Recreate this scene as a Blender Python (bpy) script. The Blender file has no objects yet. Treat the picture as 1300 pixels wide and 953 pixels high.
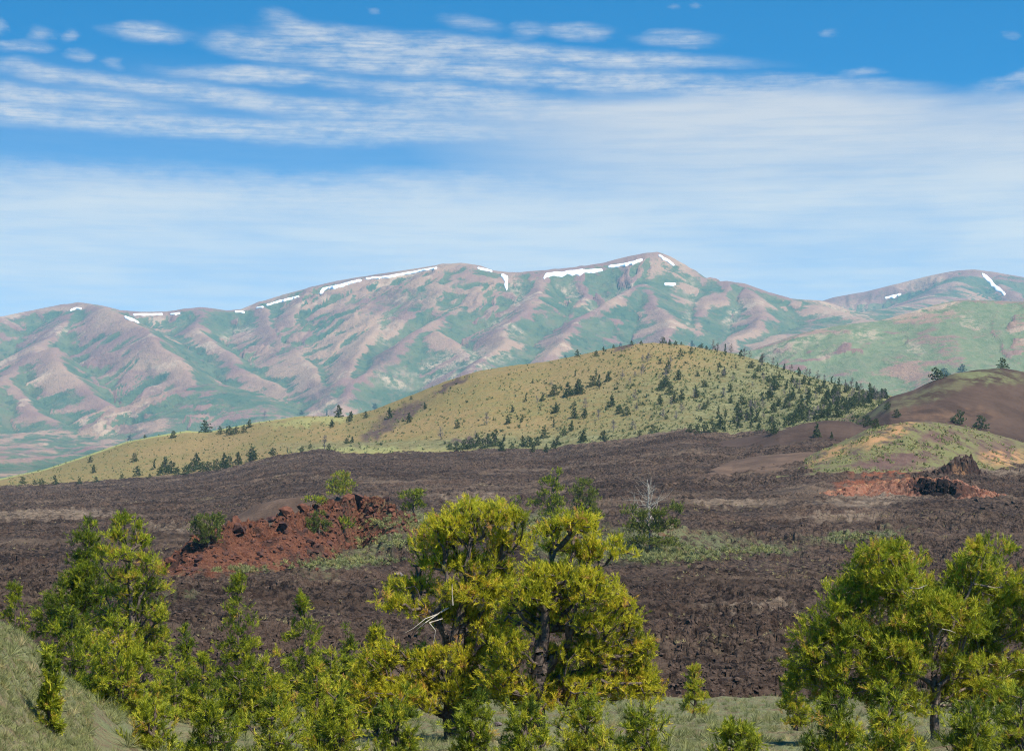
import bpy, math, random
import numpy as np
R = math.radians
rng = np.random.default_rng(11)
random.seed(11)
S = bpy.context.scene
COL = S.collection
EYE = 14.0            # eye height above the lava plain (m)
HZ = 592.0            # eye level in photograph rows
F = 2426.0            # focal length in photograph pixels

# ------------------------------------------------------------------ camera
cam = bpy.data.cameras.new("camera"); cam_o = bpy.data.objects.new("camera", cam); COL.objects.link(cam_o)
cam.sensor_width = 36; cam.lens = 36 * F / 1300; cam.shift_y = (HZ - 476.5) / 1300
cam.clip_start = .5; cam.clip_end = 60000
cam_o.location = (0, 0, EYE); cam_o.rotation_euler = (R(90), 0, 0)
S.camera = cam_o
# ------------------------------------------------------------------ exposure
S.view_settings.view_transform = 'Standard'; S.view_settings.look = 'None'
S.view_settings.exposure = 0.76; S.view_settings.gamma = 1; S.view_settings.use_curve_mapping = False
S.render.engine = 'CYCLES'
S.cycles.max_bounces = 6; S.cycles.diffuse_bounces = 3; S.cycles.glossy_bounces = 2; S.cycles.transmission_bounces = 3
S.cycles.volume_bounces = 1; S.cycles.transparent_max_bounces = 6
S.cycles.use_denoising = True; S.cycles.denoising_prefilter = 'NONE'; S.cycles.filter_width = 1.1
# ------------------------------------------------------------------ sun
SUN_EL, SUN_AZ = 53, 138           # azimuth from +Y towards +X: behind the camera, a little right
sun = bpy.data.lights.new("sun", 'SUN'); sun.energy = 5.0; sun.angle = R(.5); sun.color = (1, .94, .83)
sun_o = bpy.data.objects.new("sun", sun); COL.objects.link(sun_o)
sun_o.rotation_euler = (R(90 - SUN_EL), 0, R(180 - SUN_AZ))
sun_o.location = (0, 0, 300)


class NT:
    """small helper to write shader node trees"""
    def __init__(s, tree): s.t = tree; s.n = tree.nodes; s.l = tree.links
    def link(s, v, sock):
        if isinstance(v, bpy.types.NodeSocket): s.l.new(v, sock)
        elif isinstance(v, (tuple, list)) and len(v) == 3 and sock.type == 'RGBA': sock.default_value = (*v, 1)
        else: sock.default_value = v
    def m(s, op, a, b=0.0, c=0.0, clamp=False):
        n = s.n.new('ShaderNodeMath'); n.operation = op; n.use_clamp = clamp
        for i, v in enumerate((a, b, c)):
            if i < len(n.inputs): s.link(v, n.inputs[i])
        return n.outputs[0]
    def add(s, a, b): return s.m('ADD', a, b)
    def sub(s, a, b): return s.m('SUBTRACT', a, b)
    def mul(s, a, b): return s.m('MULTIPLY', a, b)
    def ss(s, v, lo, hi, a=0., b=1.):
        n = s.n.new('ShaderNodeMapRange'); n.interpolation_type = 'SMOOTHSTEP'
        s.link(v, n.inputs[0])
        for i, q in enumerate((lo, hi, a, b)): n.inputs[i + 1].default_value = q
        return n.outputs[0]
    def mix(s, f, a, b, mode='MIX'):
        n = s.n.new('ShaderNodeMix'); n.data_type = 'RGBA'; n.blend_type = mode
        s.link(f, n.inputs[0]); s.link(a, n.inputs[6]); s.link(b, n.inputs[7]); return n.outputs[2]
    def vec(s, x, y, z):
        n = s.n.new('ShaderNodeCombineXYZ')
        for i, v in enumerate((x, y, z)): s.link(v, n.inputs[i])
        return n.outputs[0]
    def noise(s, vec, scale, detail=4., rough=.55, dist=0.):
        n = s.n.new('ShaderNodeTexNoise'); s.link(vec, n.inputs['Vector']); n.inputs['Scale'].default_value = scale
        n.inputs['Detail'].default_value = detail; n.inputs['Roughness'].default_value = rough; n.inputs['Distortion'].default_value = dist
        return n.outputs['Fac']
    def voro(s, vec, scale, feature='F1', out=0):
        n = s.n.new('ShaderNodeTexVoronoi'); s.link(vec, n.inputs['Vector']); n.inputs['Scale'].default_value = scale; n.feature = feature
        return n.outputs[out]
    def sep(s, v):
        n = s.n.new('ShaderNodeSeparateXYZ'); s.link(v, n.inputs[0]); return n.outputs
    def pos(s): return s.n.new('ShaderNodeNewGeometry').outputs['Position']
    def vscale(s, v, k):
        n = s.n.new('ShaderNodeVectorMath'); n.operation = 'MULTIPLY'; s.link(v, n.inputs[0]); n.inputs[1].default_value = k; return n.outputs[0]
    def attr(s, name):
        n = s.n.new('ShaderNodeAttribute'); n.attribute_name = name; return n.outputs['Fac']
    def bump(s, h, strength=.5, dist=1.):
        n = s.n.new('ShaderNodeBump'); s.link(h, n.inputs['Height']); n.inputs['Strength'].default_value = strength; n.inputs['Distance'].default_value = dist
        return n.outputs[0]


# ------------------------------------------------------------------ sky
W = bpy.data.worlds.new("World"); S.world = W; W.use_nodes = True
k = NT(W.node_tree); k.n.clear()
outw = k.n.new('ShaderNodeOutputWorld'); bg = k.n.new('ShaderNodeBackground'); k.l.new(bg.outputs[0], outw.inputs[0])
SKY = .1
bg.inputs[1].default_value = SKY
gen = k.n.new('ShaderNodeTexCoord').outputs['Generated']
dx, dy, dz = k.sep(gen)[:3]
# high thin-air sky: the deep polarised blue a few degrees up is looked up higher in the Nishita dome
lift = k.add(k.mul(dz, 2.7), .05)
st = k.n.new('ShaderNodeTexSky'); st.sky_type = 'NISHITA'; st.sun_disc = False
st.sun_elevation = R(SUN_EL); st.sun_rotation = R(SUN_AZ); st.altitude = 1800; st.air_density = 1.0; st.dust_density = .25; st.ozone_density = 2.5
nv = k.n.new('ShaderNodeVectorMath'); nv.operation = 'NORMALIZE'; k.l.new(k.vec(dx, dy, lift), nv.inputs[0])
k.l.new(nv.outputs[0], st.inputs[0])
hs = k.n.new('ShaderNodeHueSaturation'); hs.inputs['Saturation'].default_value = 2.1; hs.inputs['Value'].default_value = 1.3; hs.inputs['Hue'].default_value = .487
k.l.new(st.outputs[0], hs.inputs['Color'])
U = k.add(k.mul(k.m('ARCTAN2', dx, dy), 2480.), 650.)
V = k.sub(HZ, k.mul(k.m('ARCSINE', dz), 2440.))
uv = k.vec(U, V, 0.)
w1 = k.sub(k.noise(k.vscale(uv, (.006, .016, 1)), 1., 3), .5)
w2 = k.sub(k.noise(k.vscale(uv, (.03, .06, 1)), 1., 4), .5)
Us = k.add(U, k.mul(w2, 40.))
Vs = k.add(k.add(V, k.mul(w1, 16.)), k.mul(w2, 11.))
STREAKS = [(182,57,52,11,.02,.8),(50,66,16,9,0,.5),(84,65,12,9,0,.45),(28,81,38,8,0,.6),(100,88,18,7,0,.5),(142,94,13,7,0,.35),(0,58,10,9,0,.5),
 (310,71,58,15,.12,.9),(365,40,34,14,.3,.6),(425,54,90,15,.14,.7),(470,68,190,22,.05,.75),(575,62,110,13,.06,.7),
 (330,105,130,11,.03,.95),(450,87,140,13,.04,.7),(560,91,150,14,.05,.8),(150,118,170,11,.06,.8),(36,106,50,11,.1,.6),
 (60,139,160,14,.05,.95),(270,131,110,12,.05,.8),(420,143,180,12,.04,.85),(560,121,140,14,.06,.85),(20,160,100,16,.05,.9),
 (180,168,170,13,.03,.75),(330,172,230,15,.02,.7),(500,166,210,15,.02,.75),(670,46,22,11,0,.6),(735,47,44,11,.04,.8),(865,58,52,10,.04,.8),
 (600,38,40,10,.1,.45),(760,79,200,12,.055,.95),(840,109,210,13,.07,.9),(710,106,150,14,.06,.85),(650,140,200,16,.03,.7),(1055,113,120,9,.06,.6),(1100,103,30,5,0,.5),
 (940,130,150,12,.04,.6),(1300,120,75,11,-.2,.6),(860,19,8,4,0,.3),(888,19,8,4,0,.3),(1058,57,12,5,0,.3),(1283,66,10,5,0,.3),(474,23,8,5,0,.3),
 (120,236,380,24,.015,.5),(560,238,280,24,.01,.5),(300,262,420,18,.0,.5)]
cl = None
for (u, v, a, b, mm, s_) in STREAKS:
    du = k.sub(Us, u); dv = k.sub(k.sub(Vs, v), k.mul(du, mm))
    q = k.m('SQRT', k.add(k.m('POWER', k.mul(k.m('ABSOLUTE', du), 1. / (a * 1.25)), 2.), k.m('POWER', k.mul(k.m('ABSOLUTE', dv), 1. / (b * 1.25)), 2.)))
    val = k.ss(q, 1.1, .15, 0, s_)
    cl = val if cl is None else k.sub(k.add(cl, val), k.mul(cl, val))
fine = k.noise(k.vscale(uv, (.018, .05, 1)), 1., 6, .6)
fine2 = k.noise(k.vscale(uv, (.05, .16, 1)), 1., 5, .65)
fibre = k.noise(k.vscale(uv, (.014, .24, 1)), 1., 4, .6)
cl = k.mul(cl, k.ss(fibre, .28, .6, .5, 1.))
cl = k.mul(k.mul(cl, k.ss(fine, .25, .62, .3, 1.0)), k.ss(fine2, .25, .6, .62, 1.))
wv = k.noise(k.vscale(uv, (.0022, .011, 1)), 1., 5, .55)
Vv = k.add(V, k.mul(k.sub(wv, .5), 60.))
veilA = k.mul(k.ss(k.sub(U, k.mul(k.sub(V, 160.), 1.2)), 330., 880.), k.ss(Vv, 112., 152.))
veilB = k.mul(k.ss(Vv, 196., 275.), .9)
soft = k.mul(k.mul(k.ss(V, 70., 150.), k.ss(U, 1250., 300.)), .17)
veil = k.m('MAXIMUM', k.m('MAXIMUM', veilA, veilB), soft)
veil = k.mul(k.mul(veil, k.ss(wv, .2, .62, .6, .97)), k.ss(k.noise(k.vscale(uv, (.006, .09, 1)), 1., 5, .6), .3, .62, .84, 1.))
veil = k.mul(veil, k.ss(V, 290., 470., 1., .92))
tot = k.sub(k.add(cl, veil), k.mul(cl, veil))
fr = k.ss(dy, -.1, .4)
tot = k.mul(tot, fr)
tot = k.mul(tot, .96)
cloudcol = k.mix(k.ss(V, 120., 330.), (4.2, 4.3, 4.45), (4.9, 5.15, 5.05))
skyblue = k.mix(1., hs.outputs[0], (.12, 1.04, 1.06), 'MULTIPLY')
k.l.new(k.mix(tot, skyblue, cloudcol), bg.inputs[0])

# ------------------------------------------------------------------ noise and grid helpers
P_ = np.random.default_rng(3).permutation(256); P_ = np.concatenate([P_, P_])
ang = np.random.default_rng(4).random(256) * 2 * np.pi; GX, GY = np.cos(ang), np.sin(ang)
RV = np.random.default_rng(5).random(256)

def gn(x, y, seed=0):
    x = np.asarray(x, float) + seed * 17.31; y = np.asarray(y, float) + seed * 9.77
    xi = np.floor(x).astype(int); yi = np.floor(y).astype(int); xf = x - xi; yf = y - yi
    u = xf * xf * xf * (xf * (xf * 6 - 15) + 10); v = yf * yf * yf * (yf * (yf * 6 - 15) + 10)
    def g(i, j, a, b):
        h = P_[P_[(xi + i) & 255] + ((yi + j) & 255)]; return GX[h] * a + GY[h] * b
    n0 = g(0, 0, xf, yf) * (1 - u) + g(1, 0, xf - 1, yf) * u
    n1 = g(0, 1, xf, yf - 1) * (1 - u) + g(1, 1, xf - 1, yf - 1) * u
    return (n0 * (1 - v) + n1 * v) * 1.5

def fbm(x, y, o=4, seed=0, gain=.5):
    s = 0; a = 1; f = 1; t = 0
    for i in range(o):
        s = s + a * gn(x * f, y * f, seed + i); t += a; a *= gain; f *= 2.03
    return s / t

def ridged(x, y, o=4, seed=0, gain=.5):
    s = 0; a = 1; f = 1; t = 0
    for i in range(o):
        s = s + a * (1 - np.abs(gn(x * f, y * f, seed + i)) * 2); t += a; a *= gain; f *= 2.03
    return s / t

def cells(x, y, seed=0):
    """worley distance F1 and F2-F1"""
    xi = np.floor(x).astype(int); yi = np.floor(y).astype(int); d1 = np.full(x.shape, 9.); d2 = np.full(x.shape, 9.); hh = np.zeros(x.shape)
    for i in (-1, 0, 1):
        for j in (-1, 0, 1):
            h = P_[P_[(xi + i + seed * 7) & 255] + ((yi + j + seed * 13) & 255)]; h2 = P_[h]
            d = np.hypot(xi + i + RV[h] - x, yi + j + RV[h2] - y)
            m_ = d < d1; d2 = np.where(m_, d1, np.minimum(d2, d)); hh = np.where(m_, RV[P_[h2]], hh); d1 = np.where(m_, d, d1)
    return d1, d2 - d1, hh

def sst(v, a, b):
    t = np.clip((v - a) / (b - a), 0, 1); return t * t * (3 - 2 * t)

def tab(pts, i=1):
    a = np.array(pts, float); return lambda p: np.interp(p, a[:, 0], a[:, i])

def mesh_np(name, V_, faces, mat=None, parent=None, smooth=False, attrs=None, loc=None):
    """faces: (n,3) or (n,4) int array, or list of such arrays"""
    me = bpy.data.meshes.new(name)
    fl = faces if isinstance(faces, list) else [faces]
    V_ = np.ascontiguousarray(V_, dtype=np.float32)
    me.vertices.add(len(V_)); me.vertices.foreach_set('co', V_.ravel())
    loops = np.concatenate([f.ravel() for f in fl]).astype(np.int32)
    cnt = np.concatenate([np.full(len(f), f.shape[1], np.int32) for f in fl])
    st_ = np.concatenate([[0], np.cumsum(cnt)[:-1]]).astype(np.int32)
    me.loops.add(len(loops)); me.loops.foreach_set('vertex_index', loops)
    me.polygons.add(len(cnt)); me.polygons.foreach_set('loop_start', st_)
    me.polygons.foreach_set('use_smooth', np.full(len(cnt), smooth))
    for an, av in (attrs or {}).items():
        at = me.attributes.new(an, 'FLOAT', 'POINT'); at.data.foreach_set('value', np.ascontiguousarray(av, dtype=np.float32).ravel())
    me.update(calc_edges=True); me.validate()
    mats = mat if isinstance(mat, list) else [mat]
    for m_ in mats:
        if m_: me.materials.append(m_)
    o = bpy.data.objects.new(name, me); COL.objects.link(o)
    if parent: o.parent = parent
    if loc is not None: o.location = loc
    return o

def grid_faces(r, c):
    i = np.arange(r * c).reshape(r, c)
    return np.stack([i[:-1, :-1], i[:-1, 1:], i[1:, 1:], i[1:, :-1]], -1).reshape(-1, 4)

def tag(o, label, cat, group=None, kind=None):
    o['label'] = label; o['category'] = cat
    if group: o['group'] = group
    if kind: o['kind'] = kind
    return o

def empty(name, loc):
    o = bpy.data.objects.new(name, None); o.empty_display_size = .2; o.location = loc; COL.objects.link(o); return o

def X(px, Y): return (px - 650.) / F * Y
def Zp(py, Y): return EYE + (HZ - py) / F * Y

class Sheet:
    """height sheet over columns of constant bearing; keeps its grid so that things can be stood on it"""
    all = []
    def __init__(s, px, Ym, Zm, pick=True):
        s.px, s.Y, s.Z = px, Ym, Zm
        if pick: Sheet.all.append(s)
    def hit(s, px, py):
        if px < s.px[0] or px > s.px[-1]: return None
        j = min(int(np.searchsorted(s.px, px, 'right') - 1), len(s.px) - 2); a = (px - s.px[j]) / (s.px[j + 1] - s.px[j])
        Y = s.Y[:, j] * (1 - a) + s.Y[:, j + 1] * a; Z = s.Z[:, j] * (1 - a) + s.Z[:, j + 1] * a
        d = Z - Zp(py, Y); w = np.nonzero((d[1:] >= 0) & (d[:-1] < 0))[0]
        if d[0] >= 0: return None
        if not len(w): return None
        i = w[0]; t = -d[i] / (d[i + 1] - d[i]); return Y[i] + t * (Y[i + 1] - Y[i])
    def z_at(s, x, Yq):
        px = 650 + x / Yq * F; j = int(np.clip(np.searchsorted(s.px, px, 'right') - 1, 0, len(s.px) - 2)); a = (px - s.px[j]) / (s.px[j + 1] - s.px[j])
        Y = s.Y[:, j] * (1 - a) + s.Y[:, j + 1] * a; Z = s.Z[:, j] * (1 - a) + s.Z[:, j + 1] * a
        return np.interp(Yq, Y, Z)
    def build(s, name, mat, attrs=None, smooth=True):
        xx = (s.px[None, :] - 650) / F * s.Y
        s.obj = mesh_np(name, np.stack([xx, s.Y, s.Z], -1).reshape(-1, 3), grid_faces(*s.Y.shape), mat, smooth=smooth, attrs=attrs)
        return s.obj

def pick(px, py, sheets=None):
    best = None
    for s in (sheets or Sheet.all):
        y = s.hit(px, py)
        if y is not None and (best is None or y < best): best = y
    if best is None: return None
    return np.array([X(px, best), best, Zp(py, best)])

def cols(a, b, step, a2=None, b2=None, step2=25):
    c = np.arange(a, b + 1e-6, step)
    if a2 is not None: c = np.concatenate([np.arange(a2, a - 1e-6, step2), c])
    if b2 is not None: c = np.concatenate([c, np.arange(b + step2, b2 + 1, step2)])
    return c

def colhill(px, foot, crest, back, rows, prof, nz, pick=True, under=4.):
    """foot: (Y,z) fns of px, crest: (Y,py) fns. Front face from foot to crest, rounded top, back slope."""
    nf, nb = rows
    t = np.concatenate([[-.12, -.06], np.linspace(0, 1, nf), 1 + np.linspace(0, 1, nb + 1)[1:]])
    Yf, zf = foot[0](px), foot[1](px); Yc = crest[0](px); zc = Zp(crest[1](px), Yc)
    T = t[:, None]
    Y = np.where(T <= 1, Yf + (Yc - Yf) * T, Yc + back * (T - 1))
    Sf = prof(np.clip(T, 0, 1)); Sb = 1 - sst(T, 1, 2)
    Sx = np.where(T <= 1, Sf, Sb)
    z = zf + (zc - zf) * Sx
    z = np.where(T < 0, zf + T / .12 * under, z); z = np.where(T > 1.97, np.minimum(z, zf) - 3, z)
    xx = (px[None, :] - 650) / F * Y
    z = z + nz(xx, Y, T)
    # the crest line seen from the viewpoint is the tabled one
    el = ((z - EYE) / Y).max(0); want = (HZ - crest[1](px)) / F
    corr = (want - el) * Yc
    kk = 22; corr = np.convolve(np.pad(corr, kk, mode='edge'), np.ones(2 * kk + 1) / (2 * kk + 1), 'valid')
    z = z + corr * np.clip(Sx, 0, 1)
    return Sheet(px, Y, z, pick), T, xx

# ------------------------------------------------------------------ materials
def mat(name):
    m_ = bpy.data.materials.new(name); m_.use_nodes = True; q = NT(m_.node_tree); q.n.clear()
    o = q.n.new('ShaderNodeOutputMaterial'); b = q.n.new('ShaderNodeBsdfPrincipled'); q.l.new(b.outputs[0], o.inputs[0])
    b.inputs['Roughness'].default_value = .9; b.inputs['Specular IOR Level'].default_value = .12
    q.bsdf = b; q.out = o; return m_, q

def m_lava():
    m_, q = mat('lava_rock_surface'); p = q.pos()
    big = q.noise(q.vscale(p, (.006, .02, .02)), 1., 5, .6, .6)
    mid = q.noise(q.vscale(p, (.05, .12, .12)), 1., 5, .6)
    fin = q.noise(p, 1.3, 5, .65)
    f2 = q.noise(p, .55, 6, .72)
    c = q.mix(q.ss(fin, .38, .62), (.013, .0085, .0065), (.112, .074, .052))
    c = q.mix(q.mul(q.ss(f2, .5, .66), .5), c, (.14, .098, .07))
    c = q.mix(q.mul(q.ss(f2, .47, .36), .7), c, (.02, .013, .012))
    c = q.mix(q.mul(q.ss(mid, .48, .68), .35), c, (.11, .062, .04))
    c = q.mix(q.mul(q.ss(q.add(big, q.mul(q.sub(mid, .5), .5)), .55, .66), .6), c, (.17, .122, .085))
    c = q.mix(q.mul(q.ss(q.noise(q.vscale(p, (.03, .14, .1)), 1., 6, .7), .62, .72), q.ss(fin, .4, .62)), c, (.21, .165, .1))
    pt = q.noise(q.vscale(p, (.02, .035, .03)), 1., 5, .65)
    c = q.mix(q.mul(q.ss(pt, .47, .6), .7), c, q.mix(1., c, (.45, .4, .38), 'MULTIPLY'))
    c = q.mix(q.mul(q.ss(pt, .46, .36), .6), c, q.mix(.5, c, (.125, .075, .05)))
    # cinder and soil named by the sheet
    c = q.mix(q.mul(q.attr('red'), q.ss(q.noise(p, .35, 6, .7), .36, .58)), c, (.27, .085, .04))
    c = q.mix(q.mul(q.attr('pale'), q.ss(q.noise(q.vscale(p, (.1, .5, .5)), 1., 6, .7), .32, .66)), c, (.27, .2, .14))
    c = q.mix(q.mul(q.attr('sage'), q.ss(q.noise(p, .5, 6, .7), .38, .6)), c, (.16, .17, .08))
    q.link(c, q.bsdf.inputs['Base Color'])
    q.link(q.bump(q.add(q.noise(p, 2.2, 6, .75), q.mul(q.voro(p, 1.2), .6)), 1., .6), q.bsdf.inputs['Normal'])
    return m_

def m_grasshill():
    m_, q = mat('dry_grass_hill'); p = q.pos()
    n1 = q.noise(q.vscale(p, (.012, .012, .03)), 1., 5, .6); n2 = q.noise(p, .16, 5, .7); n3 = q.noise(p, .55, 4, .7)
    c = q.mix(q.ss(n2, .35, .66), (.225, .155, .058), (.195, .165, .062))
    c = q.mix(q.mul(q.ss(n1, .45, .62), .5), c, (.28, .18, .08))
    green = q.mix(q.ss(n2, .35, .65), (.12, .115, .05), (.21, .195, .09))
    c = q.mix(q.m('MULTIPLY', q.attr('green'), q.ss(q.add(n2, q.mul(n1, .4)), .42, .74, .35, 1.), clamp=True), c, green)
    lg = q.mix(n2, (.26, .27, .09), (.34, .33, .13))
    c = q.mix(q.attr('meadow'), c, lg)
    c = q.mix(q.mul(q.attr('bare'), q.ss(n2, .28, .5)), c, (.095, .06, .05))
    c = q.mix(q.mul(q.ss(n3, .54, .66), .6), c, (.06, .062, .028))
    c = q.mix(q.mul(q.ss(n3, .42, .3), .3), c, (.33, .26, .13))
    q.link(c, q.bsdf.inputs['Base Color']); q.link(q.bump(q.add(n3, n2), .8, 1.4), q.bsdf.inputs['Normal'])
    return m_

def m_cinder(name, base, alt, grass=(.17, .17, .065), sc=.25, hard=False):
    m_, q = mat(name); p = q.pos()
    n2 = q.noise(p, sc, 6, .65); n3 = q.noise(p, sc * 6, 4, .7)
    c = q.mix(q.ss(n2, .35, .65), base, alt)
    c = q.mix(q.mul(q.ss(n3, .55, .7), .35), c, tuple(v * .55 for v in base))
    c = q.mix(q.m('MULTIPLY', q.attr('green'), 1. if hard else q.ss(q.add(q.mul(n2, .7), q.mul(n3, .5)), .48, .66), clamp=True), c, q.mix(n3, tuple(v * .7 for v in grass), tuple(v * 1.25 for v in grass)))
    c = q.mix(q.m('MULTIPLY', q.attr('orange'), q.ss(n2, .4, .58), clamp=True), c, (.36, .19, .09))
    q.link(c, q.bsdf.inputs['Base Color']); q.link(q.bump(q.add(n3, n2), .6, .8), q.bsdf.inputs['Normal'])
    return m_

def m_mountain(name, green_bias=0., fresh=0.):
    m_, q = mat(name); p = q.pos()
    v = q.attr('veg')
    a = q.noise(q.vscale(p, (.0022, .0013, .004)), 1., 8, .62, .8)
    b = q.noise(q.vscale(p, (.007, .005, .012)), 1., 6, .65, .5)
    d = q.noise(q.vscale(p, (.05, .026, .05)), 1., 7, .72)
    bare = q.add(q.add(q.mul(a, .95), q.mul(b, .75)), q.mul(q.sub(d, .5), .7))
    bare = q.sub(bare, q.mul(v, .6)); bare = q.sub(bare, green_bias + .135)
    g = q.mix(q.ss(b, .35, .65), (.06, .1, .055), (.11, .13, .068))
    g = q.mix(q.mul(q.ss(d, .5, .64), .7), g, (.03, .058, .038))
    g = q.mix(q.mul(q.ss(q.noise(q.vscale(p, (.02, .012, .03)), 1., 6, .7), .52, .62), .6), g, (.15, .125, .075))
    g = q.mix(q.mul(q.ss(q.noise(p, .012, 4), .5, .66), .35), g, (.15, .155, .075))
    if fresh: g = q.mix(fresh, g, q.mix(q.ss(d, .35, .65), (.125, .165, .075), (.215, .215, .115))); 
    pk = q.mix(q.ss(a, .42, .62), (.21, .118, .096), (.31, .195, .128))
    pk = q.mix(q.mul(q.ss(d, .55, .68), .6), pk, (.13, .1, .095))
    pk = q.mix(q.mul(q.ss(q.noise(q.vscale(p, (.004, .004, .004)), 1., 7, .7), .57, .64), .7), pk, (.42, .3, .2))
    c = q.mix(q.ss(bare, .62, .78), g, pk)
    c = q.mix(q.mul(q.attr('scree'), q.ss(d, .42, .58)), c, (.42, .31, .21))
    c = q.mix(q.mul(q.attr('wood'), q.ss(d, .4, .55)), c, (.025, .05, .035))
    q.link(c, q.bsdf.inputs['Base Color'])
    q.link(q.bump(q.add(d, q.mul(b, .5)), .7, 14.), q.bsdf.inputs['Normal'])
    return m_

def m_simple(name, a, b, sc=8., bump=.4, bd=.05, rough=.9):
    m_, q = mat(name); p = q.n.new('ShaderNodeTexCoord').outputs['Object']
    n = q.noise(p, sc, 6, .65); q.link(q.mix(q.ss(n, .3, .7), a, b), q.bsdf.inputs['Base Color'])
    q.link(q.bump(n, bump, bd), q.bsdf.inputs['Normal']); q.bsdf.inputs['Roughness'].default_value = rough
    return m_

def m_leaf(name, stops, transl=.35):
    """leaf colour by a per-spray random attribute 'hue' (0..1); light passes through a little"""
    m_, q = mat(name)
    r = q.n.new('ShaderNodeValToRGB'); q.l.new(q.attr('hue'), r.inputs[0])
    el = r.color_ramp.elements
    while len(el) < len(stops): el.new(.5)
    for e, (pp, c) in zip(el, stops): e.position = pp; e.color = (*c, 1)
    q.l.new(r.outputs[0], q.bsdf.inputs['Base Color']); q.bsdf.inputs['Roughness'].default_value = .55; q.bsdf.inputs['Specular IOR Level'].default_value = .25
    tr = q.n.new('ShaderNodeBsdfTranslucent'); q.l.new(r.outputs[0], tr.inputs[0])
    mx = q.n.new('ShaderNodeMixShader'); mx.inputs[0].default_value = transl
    q.l.new(q.bsdf.outputs[0], mx.inputs[1]); q.l.new(tr.outputs[0], mx.inputs[2]); q.l.new(mx.outputs[0], q.out.inputs[0])
    return m_

M = {}
M['lava'] = m_lava(); M['hill'] = m_grasshill()
M['cone'] = m_cinder('dark_cinder', (.05, .03, .021), (.078, .048, .034), (.13, .135, .06), .06)
M['knoll'] = m_cinder('grassy_cinder', (.085, .05, .043), (.13, .078, .06), (.14, .135, .055), .2)
M['brown'] = m_cinder('brown_cinder', (.08, .05, .034), (.13, .082, .055), sc=.1)
M['red'] = m_cinder('red_cinder', (.1, .034, .02), (.2, .08, .042), (.17, .17, .08), .7)
def m_red():
    m_, q = mat('red_cinder_rock'); p = q.pos(); n1 = q.noise(q.vscale(p, (.16, .16, .3)), 1., 6, .7); n2 = q.noise(p, .9, 6, .7); n3 = q.noise(p, 4., 4, .7)
    c = q.mix(q.ss(n2, .36, .62), (.09, .03, .017), (.17, .066, .035)); c = q.mix(q.mul(q.ss(n3, .5, .64), .5), c, (.24, .125, .08))
    c = q.mix(q.mul(q.ss(q.add(n1, q.mul(q.sub(n2, .5), .4)), .5, .58), .85), c, (.045, .024, .018)); c = q.mix(q.mul(q.ss(n3, .45, .34), .6), c, (.03, .015, .012))
    c = q.mix(q.m('MULTIPLY', q.attr('green'), q.ss(n2, .46, .6), clamp=True), c, (.17, .16, .08))
    q.link(c, q.bsdf.inputs['Base Color']); q.link(q.bump(q.add(n3, n2), .9, .5), q.bsdf.inputs['Normal']); return m_
M['red'] = m_red()
M['crag'] = m_cinder('rust_black_lava', (.022, .014, .012), (.06, .034, .026), sc=1.2)
M['bench'] = m_cinder('red_cinder_pit_shade', (.2, .075, .045), (.27, .14, .09), (.013, .009, .009), .8, True)  # the black is dark rubble plus pit shade put into the colour
M['mtn'] = m_mountain('mountain_slope'); M['foot'] = m_mountain('green_foothill_slope', .06, .75)
M['snow'] = m_simple('old_snow', (.88, .87, .87), (.8, .8, .82), .05, .2, .3, .6)
M['slope'] = m_cinder('sage_soil', (.17, .12, .07), (.2, .17, .09), (.17, .2, .09), 1.5)
M['bark'] = m_simple('pine_bark', (.05, .036, .03), (.15, .115, .095), 14., .8, .03)
M['barkp'] = m_simple('weathered_bark', (.09, .068, .055), (.26, .2, .16), 12., .8, .03)
M['dead'] = m_simple('bleached_wood', (.26, .225, .185), (.46, .41, .34), 9., .5, .02)
M['needle_y'] = m_leaf('yellow_pine_needles', [(0, (.05, .08, .008)), (.2, (.14, .17, .01)), (.42, (.4, .39, .02)), (.82, (.6, .51, .028)), (.93, (.58, .33, .05)), (1, (.4, .2, .08))], .38)
M['needle_g'] = m_leaf('green_pine_needles', [(0, (.04, .07, .01)), (.32, (.12, .16, .012)), (.62, (.32, .35, .02)), (.93, (.5, .45, .03)), (1, (.44, .25, .06))], .36)
M['needle_d'] = m_leaf('dark_pine_needles', [(0, (.035, .065, .015)), (.55, (.09, .12, .022)), (1, (.2, .21, .03))], .3)
M['sage'] = m_leaf('sage_leaves', [(0, (.11, .13, .05)), (.5, (.2, .21, .085)), (.85, (.28, .28, .09)), (1, (.3, .22, .1))], .2)
M['straw'] = m_leaf('straw_blades', [(0, (.22, .17, .075)), (.5, (.36, .29, .13)), (1, (.45, .37, .19))], .2)
M['far_d'] = m_leaf('far_conifer_needles', [(0, (.03, .05, .02)), (.5, (.06, .085, .03)), (1, (.13, .14, .045))], .25)
M['far_grey'] = m_simple('grey_dead_twigs', (.11, .09, .085), (.19, .16, .15), 1.)
M['lrock'] = m_simple('dark_lava_rock', (.026, .017, .013), (.095, .063, .047), 1.6, .9, .2)
M['rrock'] = m_simple('red_lava_rock', (.07, .027, .018), (.165, .068, .04), 1.2, .9, .2)
M['grock'] = m_simple('grey_lava_rock', (.13, .1, .095), (.2, .16, .15), 1.6, .9, .2)
M['pit'] = m_simple('black_lava_pit_shade', (.008, .006, .006), (.028, .02, .019), 1.6, .9, .2)  # darker copy of the dark lava rock, pit shade put into its colour
M['brock'] = m_simple('rust_black_rock', (.035, .02, .018), (.12, .055, .04), .9, .9, .25)

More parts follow.
